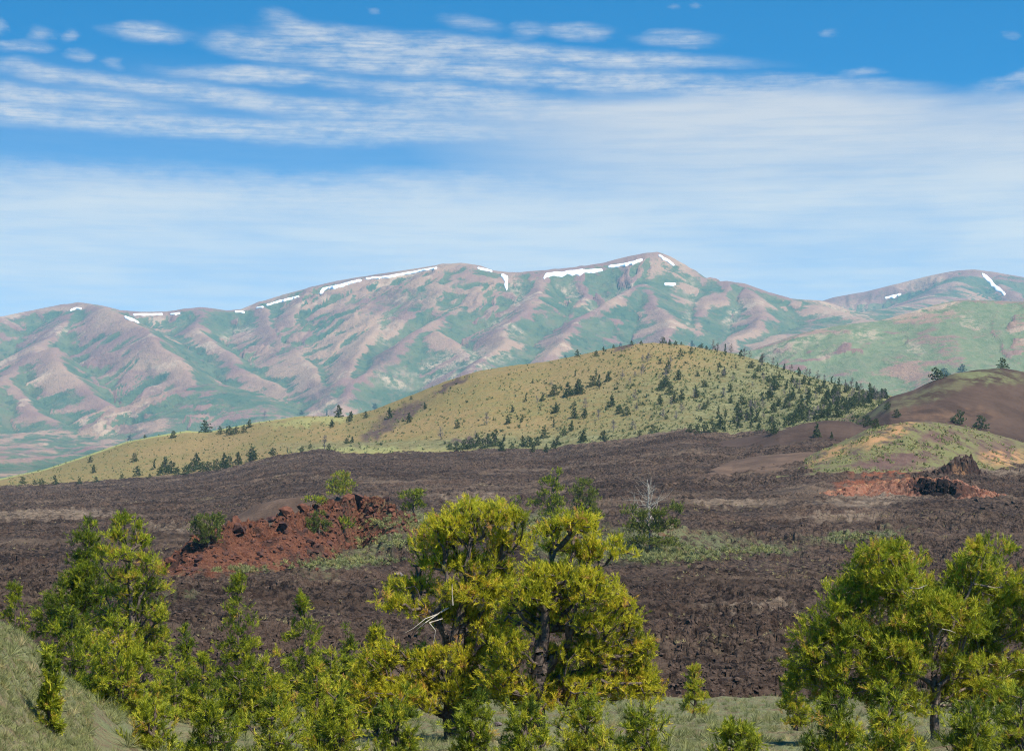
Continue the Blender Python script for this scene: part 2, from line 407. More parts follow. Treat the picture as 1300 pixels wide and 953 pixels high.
# ------------------------------------------------------------------ far mountain range
def ridge_range(px, Y, lines, k_side, base, gully=30., seed=0, soft=16.):
    Pm, Ym = np.meshgrid(px, Y); Xm = (Pm - 650) / F * Ym
    wx = Xm + 60 * fbm(Xm / 420, Ym / 420, 3, seed + 30); wy = Ym + 60 * fbm(Xm / 420, Ym / 420, 3, seed + 40)
    acc = np.full(Xm.shape, 0.); best = np.full(Xm.shape, -1e9); bestd = np.zeros(Xm.shape); bests = np.zeros(Xm.shape)
    for li, L in enumerate(lines):
        A = np.array(L['p'], float); xs = (A[:, 0] - 650) / F * A[:, 2]; ys = A[:, 2]; zs = EYE + (HZ - A[:, 1]) / F * A[:, 2]
        kk = L.get('k', k_side); off = 0.
        d_l = np.full(Xm.shape, 1e9); z_l = np.zeros(Xm.shape); s_l = np.zeros(Xm.shape)
        for i in range(len(A) - 1):
            ex, ey = xs[i + 1] - xs[i], ys[i + 1] - ys[i]; ll = ex * ex + ey * ey
            t = np.clip(((wx - xs[i]) * ex + (wy - ys[i]) * ey) / ll, 0, 1)
            d = np.hypot(wx - xs[i] - t * ex, wy - ys[i] - t * ey)
            m_ = d < d_l; d_l = np.where(m_, d, d_l); z_l = np.where(m_, zs[i] + t * (zs[i + 1] - zs[i]), z_l); s_l = np.where(m_, off + t * math.sqrt(ll), s_l)
            off += math.sqrt(ll)
        rr = L.get('r', 14.)
        h = z_l - kk * (np.sqrt(d_l * d_l + rr * rr) - rr)
        acc = h if li == 0 else np.maximum(acc, h) + soft * np.log1p(np.exp(-np.abs(acc - h) / soft))
        m_ = h > best; best = np.where(m_, h, best); bestd = np.where(m_, d_l, bestd); bests = np.where(m_, s_l + 777 * li, bests)
    up = sst(bestd, 15, 230)
    gl = ridged(bests / 150 + .9 * fbm(Xm / 260, Ym / 260, 3, 5), bestd / 900, 4, seed + 50, .58)
    z = acc + gully * up * (gl - .55) * 1.4 * (.35 + 1.1 * sst(fbm(Xm / 700, Ym / 500, 3, seed + 33), -.25, .3))
    z += up * (14 * (ridged(Xm / 190, Ym / 190, 4, seed + 60) - .5) + 5 * fbm(Xm / 45, Ym / 45, 3, seed + 70))
    b = base(Xm, Ym); z = np.maximum(z, b) + soft * np.log1p(np.exp(-np.abs(z - b) / soft))
    return Xm, Ym, z, up * (gl - .5), fbm(bests / 34 + .7 * fbm(Xm / 120, Ym / 120, 2, 15), bestd / 420, 4, seed + 90, .6)

CREST = [(-700,470),(-300,430),(-120,412),(0,402),(40,394),(80,386),(105,384),(130,388),(155,394),(185,396),(215,395),(240,391),(262,390),(285,394),(303,393),(330,383),(360,374),(400,363),(430,356),(460,351),
 (500,345),(540,339),(560,335),(590,334),(610,337),(625,343),(650,346),(690,343),(730,339),(765,334),(790,327),(820,321),(835,320),(850,325),(870,336),(890,348),(905,355),(920,356),(945,360),(980,372),(1010,380),(1040,381)]
def crestY(p): return 7500 + 350 * np.sin(p / 170.) + 150 * np.sin(p / 61. + 1)
FARR = [(960,400),(1040,383),(1060,377),(1100,370),(1140,360),(1180,350),(1210,344),(1235,342),(1260,345),(1300,352),(1400,362),(1600,400),(2000,450)]
def Lp(pts, y0, y1, **kw):
    n = len(pts); return dict(p=[(a, b, y0 + (y1 - y0) * i / (n - 1)) for i, (a, b) in enumerate(pts)], **kw)
lines = [dict(p=[(p, q, crestY(p)) for p, q in CREST], k=.5, r=45.), dict(p=[(p, q, 9100) for p, q in FARR], k=.42, r=70.)]
lines += [Lp(v, a, b, **kw) for v, a, b, kw in [
 ([(105,384),(150,397),(200,427),(257,487),(285,545)], crestY(105), 5500, {}),
 ([(105,384),(70,425),(20,470),(-60,520)], crestY(105), 5600, {}),
 ([(60,440),(100,490),(169,545),(210,600)], 6500, 5100, {}),
 ([(-60,455),(30,500),(90,560),(110,610)], 6500, 5000, {}),
 ([(262,390),(240,415),(288,452),(338,487),(385,518),(430,560)], crestY(262), 5400, {}),
 ([(271,489),(225,525),(190,570)], 5900, 5200, dict(k=.35, r=120.)),
 ([(271,489),(330,520),(380,560)], 5900, 5200, dict(k=.35, r=120.)),
 ([(400,363),(380,400),(400,450),(430,500),(440,540)], crestY(400), 5500, {}),
 ([(330,383),(352,422),(390,465),(420,505)], crestY(330), 5700, {}),
 ([(480,350),(500,390),(470,430),(440,480)], crestY(480), 5900, {}),
 ([(590,334),(599,383),(560,410),(515,435),(454,486),(420,530)], crestY(590), 5500, {}),
 ([(560,420),(590,455),(570,490),(520,520)], 6300, 5400, {}),
 ([(690,343),(672,380),(640,425),(600,470)], crestY(690), 5700, {}),
 ([(730,339),(745,375),(720,405),(705,430)], crestY(730), 6300, {}),
 ([(835,320),(826,361),(769,384),(718,422),(690,455),(660,500)], crestY(835), 5500, {}),
 ([(826,361),(850,400),(845,440),(830,490)], 6900, 5500, {}),
 ([(905,355),(893,395),(880,440),(860,490)], crestY(905), 5600, {}),
 ([(945,360),(965,395),(940,430),(920,480)], crestY(945), 5600, {}),
 ([(1010,380),(1040,392),(1100,405),(1200,410),(1400,430)], crestY(1010), 6300, dict(k=.4, r=90.)),
 ([(1235,342),(1200,372),(1150,388),(1060,402),(1000,425),(950,455)], 9100, 5600, dict(k=.4, r=80.)),
 ([(1260,345),(1290,375),(1340,400)], 9100, 7500, {})]]
mp = cols(-60, 1360, 2.2, -700, 2000, 12)
def apron(x, y):
    w = sst(y, 2700, 4200); u = x + 120 * fbm(x / 600, y / 900, 2, 89)
    return np.interp(y, [2300, 3000, 3800, 4500, 5000, 5600, 9000], [-8.5, -3, 17, 45, 74, 112, 190]) + w * (16 * fbm(x / 300, y / 520, 4, 88) + 26 * (ridged(u / 330, y / 1500, 4, 87) - .55))
mY = np.concatenate([np.arange(2300, 4300, 22), np.arange(4300, 5000, 25), np.arange(5000, 8700, 9.5), np.arange(8700, 10600, 40)])
Xm, Ym, Zm, gl, strk = ridge_range(mp, mY, lines, .56, apron, 44., soft=6.)
# make the skyline the one surveyed: shift heights, fading with depth below the crest
el = ((Zm - EYE) / Ym); am = el.argmax(0)
sky = np.where(mp < 1042, np.interp(mp, *np.array(CREST).T), np.interp(mp, *np.array(FARR).T))
wantz = (HZ - sky) / F; cz = (wantz - el.max(0)) * Ym[am, 0]
cz = np.convolve(np.pad(cz, 4, mode='edge'), np.ones(9) / 9, 'valid')
fade = sst(Ym, 4800, 7300) * np.clip((Zm + 30) / 400, 0, 1)
Zm = Zm + cz[None, :] * fade
far = Sheet(mp, Ym, Zm)
def curv(Z, n):
    k_ = np.ones(2 * n + 1) / (2 * n + 1)
    B = np.apply_along_axis(lambda v: np.convolve(np.pad(v, n, mode='edge'), k_, 'valid'), 0, Z)
    B = np.apply_along_axis(lambda v: np.convolve(np.pad(v, n, mode='edge'), k_, 'valid'), 1, B)
    return Z - B
def aspect(Xq, Yq, Z):
    dzr = np.gradient(Z, axis=0) / np.gradient(Yq, axis=0); dzc = np.gradient(Z, axis=1) / np.maximum(np.gradient(Xq, axis=1), .1); return dzc, dzr
cv = curv(Zm, 9); dzc, dzr = aspect(Xm, Ym, Zm)
veg = np.clip(-cv / 8, -1, 1) * .4 + np.clip(-dzc * 1.1, -1, 1) * .4 + .1 - gl * .2 + strk * .4 + .25 * fbm(Xm / 150, Ym / 110, 4, 77)        # hollows and the slopes turned right (north-east) are greener
scree = np.zeros(Xm.shape); Pm = 650 + Xm / Ym * F; Vm = HZ - (Zm - EYE) / Ym * F
def blob(u, v, a, b, th=0., soft=.5):
    du = Pm - u + 7 * gn(Pm / 11, Vm / 11, 3); dv = Vm - v + 5 * gn(Pm / 9, Vm / 9, 4); c_, s_ = math.cos(th), math.sin(th)
    q = np.hypot((du * c_ + dv * s_) / a, (-du * s_ + dv * c_) / b); return 1 - sst(q, 1 - soft, 1 + soft)
near_m = Ym > 4800
for b_ in [(600,455,52,14,-.1),(575,470,60,16,-.2),(505,480,28,14,0),(640,415,30,10,.6),(745,385,30,6,.9),(790,372,30,5,-.7),(877,372,7,20,.1),(873,400,4,20,.1),(725,372,22,5,.5),(655,372,8,22,-.2),
           (490,420,14,24,.5),(930,405,9,16,.2),(1070,395,45,6,-.1),(300,425,22,8,-.2),(78,418,9,9,0),(105,425,4,12,0)]:
    scree = np.maximum(scree, blob(*b_) * .8)
wood = np.zeros(Xm.shape)
for b_ in [(182,535,14,26,.5),(488,455,16,20,.5),(190,470,8,10,0),(420,500,16,12,.6),(410,515,30,5,.5),(1150,372,80,5,-.1),(520,378,40,14,0),(360,350,20,30,0)]:
    wood = np.maximum(wood, blob(*b_) * .45)
scree = np.clip(scree * (.55 + 1.6 * strk + .5 * fbm(Xm / 60, Ym / 60, 3, 19)), 0, 1)
far.build('mountain_range', M['mtn'], dict(veg=veg, scree=scree * near_m, wood=wood))
tag(far.obj, 'long far mountain range with pink and green slopes and snow along its crest', 'mountain', kind='structure')

# green foothill in front of the range, right
FC = [(880,470),(951,446),(1000,428),(1036,418),(1080,411),(1117,407),(1150,398),(1190,386),(1215,381),(1240,381),(1300,383),(1400,380),(1700,400),(2000,440)]
fl = [dict(p=[(p, q, 4300 + 150 * math.sin(p / 60)) for p, q in FC], k=.36, r=90.)] + [Lp(v, a, b, **kw) for v, a, b, kw in [
 ([(1117,407),(1090,425),(1140,450),(1190,480),(1215,510)], 4350, 3300, dict(k=.36, r=60.)), ([(1036,418),(1000,450),(985,490),(980,530)], 4300, 3300, dict(k=.36, r=60.)),
 ([(1230,381),(1270,420),(1290,470),(1310,520)], 4300, 3300, dict(k=.36, r=60.)), ([(1170,395),(1200,425),(1240,460),(1260,500)], 4330, 3300, dict(k=.36, r=60.)),
 ([(1080,411),(1060,440),(1080,480),(1100,520)], 4300, 3300, dict(k=.36, r=60.)), ([(1400,380),(1380,430),(1370,490)], 4300, 3300, dict(k=.36, r=60.))]]
fp = cols(880, 1360, 2.5, None, 2000, 14); fY = np.concatenate([np.arange(2900, 4700, 9), np.arange(4700, 5600, 40)])
Xf, Yf_, Zf, glf, strf = ridge_range(fp, fY, fl, .36, lambda x, y: -12 + 0 * x, 13., seed=9, soft=10.)
Zf = np.where(Zf < 0, Zf - 8, Zf)
el = (Zf - EYE) / Yf_; am = el.argmax(0); cz = ((HZ - np.interp(fp, *np.array(FC).T)) / F - el.max(0)) * Yf_[am, 0]
cz = np.convolve(np.pad(cz, 4, mode='edge'), np.ones(9) / 9, 'valid'); Zf = Zf + cz[None] * sst(Yf_, 3000, 4200) * sst(fp, 900, 960)[None]
fh = Sheet(fp, Yf_, Zf); cvf = curv(Zf, 7); dzc, dzr = aspect(Xf, Yf_, Zf)
Pm = 650 + Xf / Yf_ * F; Vm = HZ - (Zf - EYE) / Yf_ * F
sc_ = np.zeros(Xf.shape)
for b_ in [(1048,452,10,5,-.2),(1150,395,60,8,-.15),(1098,425,20,8,0),(1160,440,14,6,.4),(1000,440,50,7,-.3),(1230,410,16,7,.3)]: sc_ = np.maximum(sc_, blob(*b_) * .6)
fh.build('green_foothill', M['foot'], dict(veg=np.clip(-cvf / 5, -1, 1) * .35 + np.clip(-dzc * 1.1, -1, 1) * .4 + .12 - glf * .3 + strf * .3, scree=sc_, wood=np.zeros(Xf.shape)))
tag(fh.obj, 'smooth green grassy foothill standing in front of the range at its right end', 'hill', kind='structure')

# ------------------------------------------------------------------ lava plain (the ground, out to the horizon)
FOOT = [(-900,620,1200),(-300,622,1150),(0,620,1100),(68,616,1095),(162,608,1080),(230,603,1070),(305,591,1040),(345,580,1020),(406,572,1000),(474,576,950),(559,574,920),(620,571,900),(701,572,880),(724,565,880),(796,557,870),(870,545,860),(928,553,840),(982,547,820),(1022,540,800),(1130,541,780),(1300,556,760),(2200,560,760)]
FY = tab([(a, c) for a, b, c in FOOT]); FZ = tab([(a, Zp(b, c)) for a, b, c in FOOT])
lp = cols(-80, 1380, 1.5, -2600, 3900, 20)
v = np.concatenate([np.linspace(1400, 960, 30), np.arange(955, 700, -.9), np.arange(700, 560, -.55)])
lY = np.concatenate([np.linspace(4, 85, 25), np.linspace(86, 250, 400), np.linspace(251, 1250, 720) ** 1, np.geomspace(1260, 14000, 40)])
P2, Y2 = np.meshgrid(lp, lY); X2 = (P2 - 650) / F * Y2
def lava_base(P, Y):
    fy, fz = FY(P), FZ(P); s = np.clip((Y - 230) / (fy - 230), 0, 1)
    z = fz * s ** 1.15
    out = sst(Y, 1350, 2200); return z * (1 - out) - 10 * out
zb = lava_base(P2, Y2)
x3 = X2 + 3 * fbm(X2 / 14, Y2 / 14, 2, 61); y3 = Y2 + 3 * fbm(X2 / 14, Y2 / 14, 2, 62)
near_f = 1 - sst(Y2, 1300, 1500)
rough = np.clip(.55 + 1.1 * fbm(X2 / 70, Y2 / 40, 3, 21), .12, 1.2)
zb += near_f * (1.1 * fbm(X2 / 60, Y2 / 28, 3, 22) + rough * (.75 * (ridged(x3 / 9, y3 / 5, 4, 23, .6) - .45) + .55 * fbm(x3 / 2.6, y3 / 2.6, 4, 24, .65)))
d1, d21, hc = cells(x3 / 1.7, y3 / 1.7, 1); zb += near_f * rough * (.42 * (hc - .5) - .28 * np.exp(-d21 * 9))
d1, d21, hc = cells(x3 / 5.5, y3 / 3.5, 2); zb += near_f * rough * (.7 * (hc - .5) * (hc > .45) - .5 * np.exp(-d21 * 7))
d1, d21, hc = cells(x3 / .75, y3 / .8, 3); zb += near_f * np.clip(rough + .15, .2, 1) * (.5 * (hc - .5) - .22 * np.exp(-d21 * 8)) * (1 - .8 * sst(Y2, 170, 380)); zb += near_f * 2.2 * np.clip(ridged(x3 / 13, y3 / 10, 4, 71, .55) - .52, 0, 1)
d1, d21, hc = cells(x3 / 2.6, y3 / 3.2, 4); zb += near_f * rough * (1.1 * np.clip(hc - .6, 0, 1)) * sst(Y2, 180, 400) * 1.5
V2 = HZ - (lava_base(P2, Y2) - EYE) / Y2 * F
Pm, Vm = P2, V2
red = np.zeros(P2.shape)
for b_ in [(1125,602,40,5,0),(1150,626,70,4,0),(1090,616,30,5,0)]: red = np.maximum(red, .8 * blob(*b_))
red = np.maximum(red, .8 * blob(720, 705, 14, 6)); red = np.maximum(red, .5 * blob(840, 690, 40, 8)); red = np.maximum(red, .8 * blob(250, 722, 60, 10))
pale = np.zeros(P2.shape)
for b_ in [(1240,600,80,5,.03),(1120,632,55,4,.02),(1090,640,70,3,0),(1285,582,30,10,0),(1060,655,60,4,0),(930,640,60,4,0),(600,634,50,4,-.03),(60,655,110,6,0),(270,672,90,5,0),(1230,631,30,2,0),(950,770,70,5,0)]: pale = np.maximum(pale, .85 * blob(*b_))
sagea = np.zeros(P2.shape)
for b_ in [(530,665,40,14,0),(500,690,60,12,-.2),(450,712,60,9,-.2),(700,672,50,20,0),(730,702,50,18,0),(850,702,90,14,-.05),(310,722,30,5,0),(960,698,50,6,0),(1090,682,60,6,-.1),(400,716,50,5,0),(170,760,70,4,0)]: sagea = np.maximum(sagea, .9 * blob(*b_))
zb += 3.2 * blob(500, 690, 26, 16, 0, .7) + 2.2 * blob(730, 690, 90, 22, 0, .8) + 1.6 * blob(850, 695, 60, 14, 0, .8)
zb = np.where(Y2 < 90, zb - (90 - Y2) * .05, zb)
lava = Sheet(lp, Y2, zb)
lava.build('ground', M['lava'], dict(red=red, pale=pale, sage=sagea), smooth=False)
tag(lava.obj, 'wide plain of rough dark brown lava reaching out to the hills', 'ground', kind='structure')

# ------------------------------------------------------------------ grassy hill
HC = [(-900,640),(-200,622),(-60,613),(0,607),(54,596),(101,581),(162,560),(203,552),(237,547),(264,548),(325,536),(382,528),(415,528),(440,529),(474,520),(531,498),(565,484),(606,471),(650,464),(694,459),(728,452),(762,445),(799,437),(829,435),(860,437),(901,443),(938,450),(972,460),(1012,473),(1050,484),(1097,495),(1131,502),(1200,522),(1280,545),(1330,560)]
HY = tab([(-900,1500),(0,1480),(250,1420),(382,1380),(474,1280),(830,1220),(1131,1080),(1330,1000)])
hp = cols(-80, 1330, 1.8, -900, None, 25)
def hn(x, y, T):
    w = np.clip(T, 0, 1) * np.clip(1.12 - T, .1, 1) * 4
    return w * (2.6 * fbm(x / 120, y / 120, 3, 81) + .7 * fbm(x / 22, y / 22, 3, 82)) * .5 + .3 * fbm(x / 6, y / 6, 2, 83)
hill, T, xx = colhill(hp, (FY, lambda p: FZ(p) + .3), (HY, tab(HC)), 500, (190, 40), lambda t: .45 * t * (2 - t) + .55 * (t * t * (3 - 2 * t)), hn)
Pm = np.broadcast_to(hp[None], T.shape[:1] + hp.shape); Vm = HZ - (hill.Z - EYE) / hill.Y * F
green = np.clip(sst(Pm, 640, 960) * sst(Vm, 448, 500) + .85 * sst(Pm, 860, 1000) + .75 * sst(Vm, 535, 566) * sst(Pm, 520, 640) + .8 * (1 - sst(np.abs(Vm - (575 - .02 * Pm)), 3, 9)) * sst(Pm, 300, 420), 0, 1)
meadow = np.clip((1 - sst(Pm, 330, 420)) * sst(T, .74, .84) * (1 - sst(T, 1.2, 1.6)) + 0 * Pm, 0, 1)
meadow = np.maximum(meadow, .6 * blob(400, 534, 50, 5, -.1)); meadow = np.maximum(meadow, .55 * blob(480, 572, 90, 4, 0))
bare = np.zeros(Pm.shape)
for b_ in [(510,525,36,9,-.45),(572,489,26,4,-.5),(792,440,16,4,-.3),(480,548,26,6,-.5),(1090,535,30,8,0),(600,560,30,3,0)]: bare = np.maximum(bare, blob(*b_))
hill.build('grassy_hill', M['hill'], dict(green=green, meadow=meadow, bare=bare))
tag(hill.obj, 'broad tan and olive grassy hill dotted with conifers beyond the lava', 'hill', kind='structure')

# ------------------------------------------------------------------ right hand cinder hills
def groundY(px, py):
    r = pick(px, py, [lava]); return r[1] if r is not None else 700.
def zeros(T, px): return np.zeros((T.shape[0], len(px)))
sm = lambda t: .35 * t * (2 - t) + .65 * (t * t * (3 - 2 * t))
# brown low mound + dark cone + grassy knoll + smooth slope
def cinder(name, m_, crest, footpy, Yc_off, back, label, mask=None, n=None, step=1.6, rows=(110, 30), ext=None, amp=1., prof=sm):
    a, b = crest[0][0], crest[-1][0]; px = cols(a, b, step) if ext is None else cols(a, min(b, ext), step, None, b, 25)
    fY_ = tab([(p, groundY(p, q)) for p, q in footpy]); lz = lambda p: np.array([lava.z_at(X(q, fY_(q)), fY_(q)) for q in np.atleast_1d(p)]); lzs = lambda p: np.convolve(np.pad(lz(p), 25, mode='edge'), np.ones(51) / 51, 'valid')
    nz = n or (lambda x, y, T: amp * np.clip(T, 0, 1) * (.9 * fbm(x / 30, y / 30, 3, 91) + .25 * fbm(x / 5, y / 5, 3, 92)))
    s, T, xx = colhill(px, (fY_, lzs), (lambda p: fY_(p) + Yc_off, tab(crest)), back, rows, prof, nz)
    Pq = np.broadcast_to(px[None], (T.shape[0], len(px))); Vq = HZ - (s.Z - EYE) / s.Y * F
    g, o = (mask(Pq, Vq, T) if mask else (0 * Pq, 0 * Pq))
    s.build(name, m_, dict(green=g, orange=o)); tag(s.obj, label, 'hill', kind='structure'); return s
def cm(P, V_, T):
    global Pm, Vm
    Pm, Vm = P, V_
    return np.clip(.9 * blob(1250, 477, 45, 9, .1) + .5 * blob(1180, 500, 60, 8, -.3) + .5 * blob(1110, 520, 20, 8, -.5), 0, 1), .12 * blob(1200, 525, 60, 8)
cone = cinder('cinder_cone', M['cone'], [(1060,542),(1097,527),(1131,504),(1165,493),(1185,483),(1212,474),(1242,469),(1273,467),(1300,472),(1360,492),(1500,540),(1700,560)], [(1060,545),(1130,552),(1200,556),(1300,558),(1700,565)], 130, 200, 'dark purplish brown cinder hill at the right edge with grass on its top', cm, ext=1370)
cinder('cinder_mound', M['cone'], [(900,562),(940,556),(989,547),(1022,537),(1050,533),(1080,535),(1093,541),(1120,552)], [(900,564),(989,566),(1120,560)], 45, 60, 'small dark cinder mound at the foot of the wooded hill', amp=.6)
cinder('cinder_slope', M['brown'], [(845,613),(880,602),(928,585),(960,579),(989,576),(1020,574),(1060,573),(1100,575),(1130,585)], [(845,614),(880,609),(930,602),(1000,594),(1130,592)], 60, 60, 'smooth bare brown cinder slope left of the grassy knoll', amp=.5)
def km(P, V_, T):
    global Pm, Vm
    Pm, Vm = P, V_
    g = np.clip(1.1 - 1.1 * blob(1140, 583, 45, 7, -.1) - 1.1 * blob(1190, 556, 18, 7, .2) - .8 * blob(1215, 551, 12, 5, .3) - .9 * blob(1265, 572, 30, 14, 0) - .8 * blob(1120, 592, 50, 5), 0, 1.1)
    return g, np.clip(.9 * blob(1130, 550, 40, 8, -.45) + .7 * blob(1055, 576, 40, 6, -.4) + .9 * blob(1275, 582, 30, 10), 0, 1)
knoll = cinder('grassy_knoll', M['knoll'], [(985,602),(1000,595),(1029,577),(1077,557),(1104,543),(1151,535),(1182,535),(1232,543),(1283,556),(1320,568),(1400,590),(1440,600)], [(985,604),(1040,600),(1150,599),(1300,594),(1440,606)], 75, 110, 'low rounded knoll with green tufts and bare cinder patches below the dark cone', km, amp=.7)

# red bench with the collapsed pit
def pn(x, y, T):
    P = 650 + x / y * F; w = np.clip(T * 4, 0, 1) * (1 - sst(T, 1.6, 1.95)); d1, d21, hc = cells(x / 1.3, y / 1.1, 8)
    pit = 1 - sst(np.hypot((P - 1190) / 24, (T - .34) / .42) + .4 * fbm(P / 6, T * 7, 3, 34), .8, 1.)
    return w * (1.1 * (hc - .5) + .6 * fbm(x / 1.6, y / 1.6, 4, 17)) - 2.6 * pit
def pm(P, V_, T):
    n = fbm(P / 9, T * 6, 3, 33); e1 = np.hypot((P - 1189) / 30, (T - .42) / .42) + .45 * n; e2 = np.hypot((P - 1200) / 58, (T - .5) / .6) + .7 * fbm(P / 4, T * 9, 3, 35); dark = np.clip(1 - sst(e1, .75, 1.05) + .75 * (1 - sst(e2, .6, 1.1)), 0, 1)  # black mask: painted shade in the pit, dark rubble around it
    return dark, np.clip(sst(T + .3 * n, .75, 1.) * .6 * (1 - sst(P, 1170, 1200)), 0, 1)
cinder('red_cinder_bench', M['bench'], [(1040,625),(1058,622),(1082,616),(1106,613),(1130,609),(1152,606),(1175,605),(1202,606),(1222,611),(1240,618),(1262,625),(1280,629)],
   [(1040,627),(1100,629),(1180,631),(1240,630),(1280,631)], 9, 22, 'broken red cinder bench with a collapsed pit in its face, the shade in it coloured black', pm, pn, step=.8, rows=(70, 30))

# rust black crag standing at the foot of the knoll
def gn_crag(x, y, T):
    d1, d21, hc = cells(x / 1.1, y / 1.2, 12); e1, e21, he = cells(x / .5, y / .6, 13); w = np.clip(T * 5, 0, 1) * (1 - sst(T, 1.5, 1.95))
    return w * (1.3 * (hc - .5) + .7 * (he - .5) - .9 * np.exp(-d21 * 5))
crag = cinder('lava_crag', M['crag'], [(1150,602),(1168,600),(1185,597),(1198,592),(1207,586),(1213,578),(1219,580),(1226,577),(1233,579),(1239,587),(1246,596),(1256,602)], [(1150,602),(1200,602),(1256,603)], 5, 7, 'jagged rust black lava crag standing at the foot of the grassy knoll',
    lambda P, V_, T: (0 * P, .55 * sst(P, 1205, 1215) * (1 - sst(P, 1222, 1232)) * (1 - sst(T, .3, .8))), gn_crag, step=.6, rows=(40, 24), prof=lambda t: t ** .8)
crag.obj['kind'] = 'thing'; crag.obj['category'] = 'rock'
# red outcrop, with the brown slope behind it
def rn(x, y, T):
    top = sst(T, .55, .95) * (1 - sst(T, 1.25, 1.6)); d1, d21, hc = cells(x / 2.3 + .4 * fbm(x, y, 2, 3), y / 1.6, 5); e1, e21, he = cells(x / .9, y / .8, 6)
    w = np.clip(T * 3, 0, 1) * (1 - sst(T, 1.7, 1.95))
    return w * (.35 * (hc - .5) + .3 * fbm(x / 1.5, y / 1.5, 4, 7, .65) + .2 * (he - .5)) + top * (1.5 * (hc - .45) - 1. * np.exp(-d21 * 5) + .5 * (he - .5))
ledge = lambda t: np.where(t < .72, .68 * (t / .72) ** .9, .68 + .32 * sst(t, .72, .9))
cinder('cinder_bank', M['brown'], [(285,668),(302,652),(327,640),(355,633),(385,630),(420,634),(450,650),(470,668)], [(285,678),(360,672),(470,676)], 22, 40, 'smooth dark brown cinder bank rising behind the red outcrop', amp=.25)
outc = cinder('red_cinder_outcrop', M['red'], [(200,724),(212,712),(238,684),(262,676),(289,662),(314,661),(342,660),(362,649),(388,643),(421,635),(454,628),(480,631),(499,638),(515,652),(535,664),(560,676)],
   [(200,728),(263,728),(301,725),(365,722),(403,713),(428,706),(454,696),(505,684),(560,680)], 17, 16, 'ragged red cinder outcrop rising from the brown lava', lambda P, V_, T: (sst(P, 415, 470) * .5 + .35 * (1 - sst(T, .05, .25)), 0 * P), rn, step=.9, rows=(130, 50), prof=ledge)

# near hillside below the viewpoint
np_ = cols(-80, 1380, 4, -2000, 3300, 40); nY = np.concatenate([np.linspace(1, 14, 10), np.linspace(14.5, 135, 330)])
Pn, Yn = np.meshgrid(np_, nY); Xn = (Pn - 650) / F * Yn
zn = 12.5 - .107 * Yn + 2.3 * np.exp(-((Xn + 8.7) / 1.35) ** 2 - ((Yn - 30) / 9.) ** 2) + .45 * fbm(Xn / 9, Yn / 9, 3, 101) + .16 * fbm(Xn / 1.3, Yn / 1.3, 3, 102)
zn = zn - 3.5 * sst(Yn, 95, 130)
slope = Sheet(np_, Yn, zn)
Pm, Vm = Pn, HZ - (zn - EYE) / Yn * F
slope.build('hillside', M['slope'], dict(green=np.clip(.6 + .7 * fbm(Xn / 2.2, Yn / 3.5, 3, 12), 0, 1), orange=.9 * blob(68, 808, 12, 8)))
tag(slope.obj, 'near hillside of grey green sage and dry soil below the pines', 'hillside', kind='structure')

# ------------------------------------------------------------------ snow patches
def snow(pts, widths, label, n=5, sheet=far):
    A = np.array(pts, float); s = np.concatenate([[0], np.cumsum(np.hypot(*np.diff(A, axis=0).T))]); N = max(8, int(s[-1] / .9))
    q = np.linspace(0, s[-1], N); widths = [q_ * .75 for q_ in widths]; u = np.interp(q, s, A[:, 0]); v = np.interp(q, s, A[:, 1]); w = np.interp(q, s, np.linspace(0, s[-1], len(widths)) if len(widths) != len(A) else s, ) if False else np.interp(q, np.linspace(0, s[-1], len(widths)), widths)
    du, dv = np.gradient(u), np.gradient(v); ln = np.hypot(du, dv) + 1e-6; nx, ny = -dv / ln, du / ln
    ends = np.clip(np.minimum(q, s[-1] - q) / (.9 * np.mean(widths)) + .25, 0, 1) ** .6
    verts = []; ok = True
    for i in range(N):
        wl = w[i] * ends[i] * max(.08, .42 + .22 * gn(u[i] / 9, v[i] / 8, 7)); wr = w[i] * ends[i] * max(.1, .5 + .45 * gn(u[i] / 8, v[i] / 6, 8))
        row = []
        for j in range(n):
            f = -wl + (wl + wr) * j / (n - 1); a, b = u[i] + nx[i] * f, v[i] + ny[i] * f; p = None; tr = 0
            while p is None and tr < 40: p = pick(a, b, [sheet]); b += .5; tr += 1
            row.append(p)
        verts.append(row)
    Vt = np.array(verts, float)
    up = Vt.copy(); edge = np.ones((N, n)); edge[:, 0] = edge[:, -1] = 0; edge[0] = edge[-1] = 0
    up[..., 2] += 1.2 + 2.5 * edge; up[..., 1] -= 2.5
    lo = Vt.copy(); lo[..., 2] -= 3
    c0 = Vt.reshape(-1, 3).mean(0)
    f = grid_faces(N, n); b = np.arange(N * n).reshape(N, n)
    rim = np.concatenate([b[0, :-1], b[:-1, -1], b[-1, :0:-1], b[:0:-1, 0]]); r2 = np.roll(rim, -1)
    side = np.stack([rim, rim + N * n, r2 + N * n, r2], -1)
    o = mesh_np('snow_patch', np.concatenate([up.reshape(-1, 3), lo.reshape(-1, 3)]) - c0, np.concatenate([f, side]), M['snow'], smooth=True, loc=c0)
    tag(o, label, 'snow patch', 'snow patches along the mountain crest')
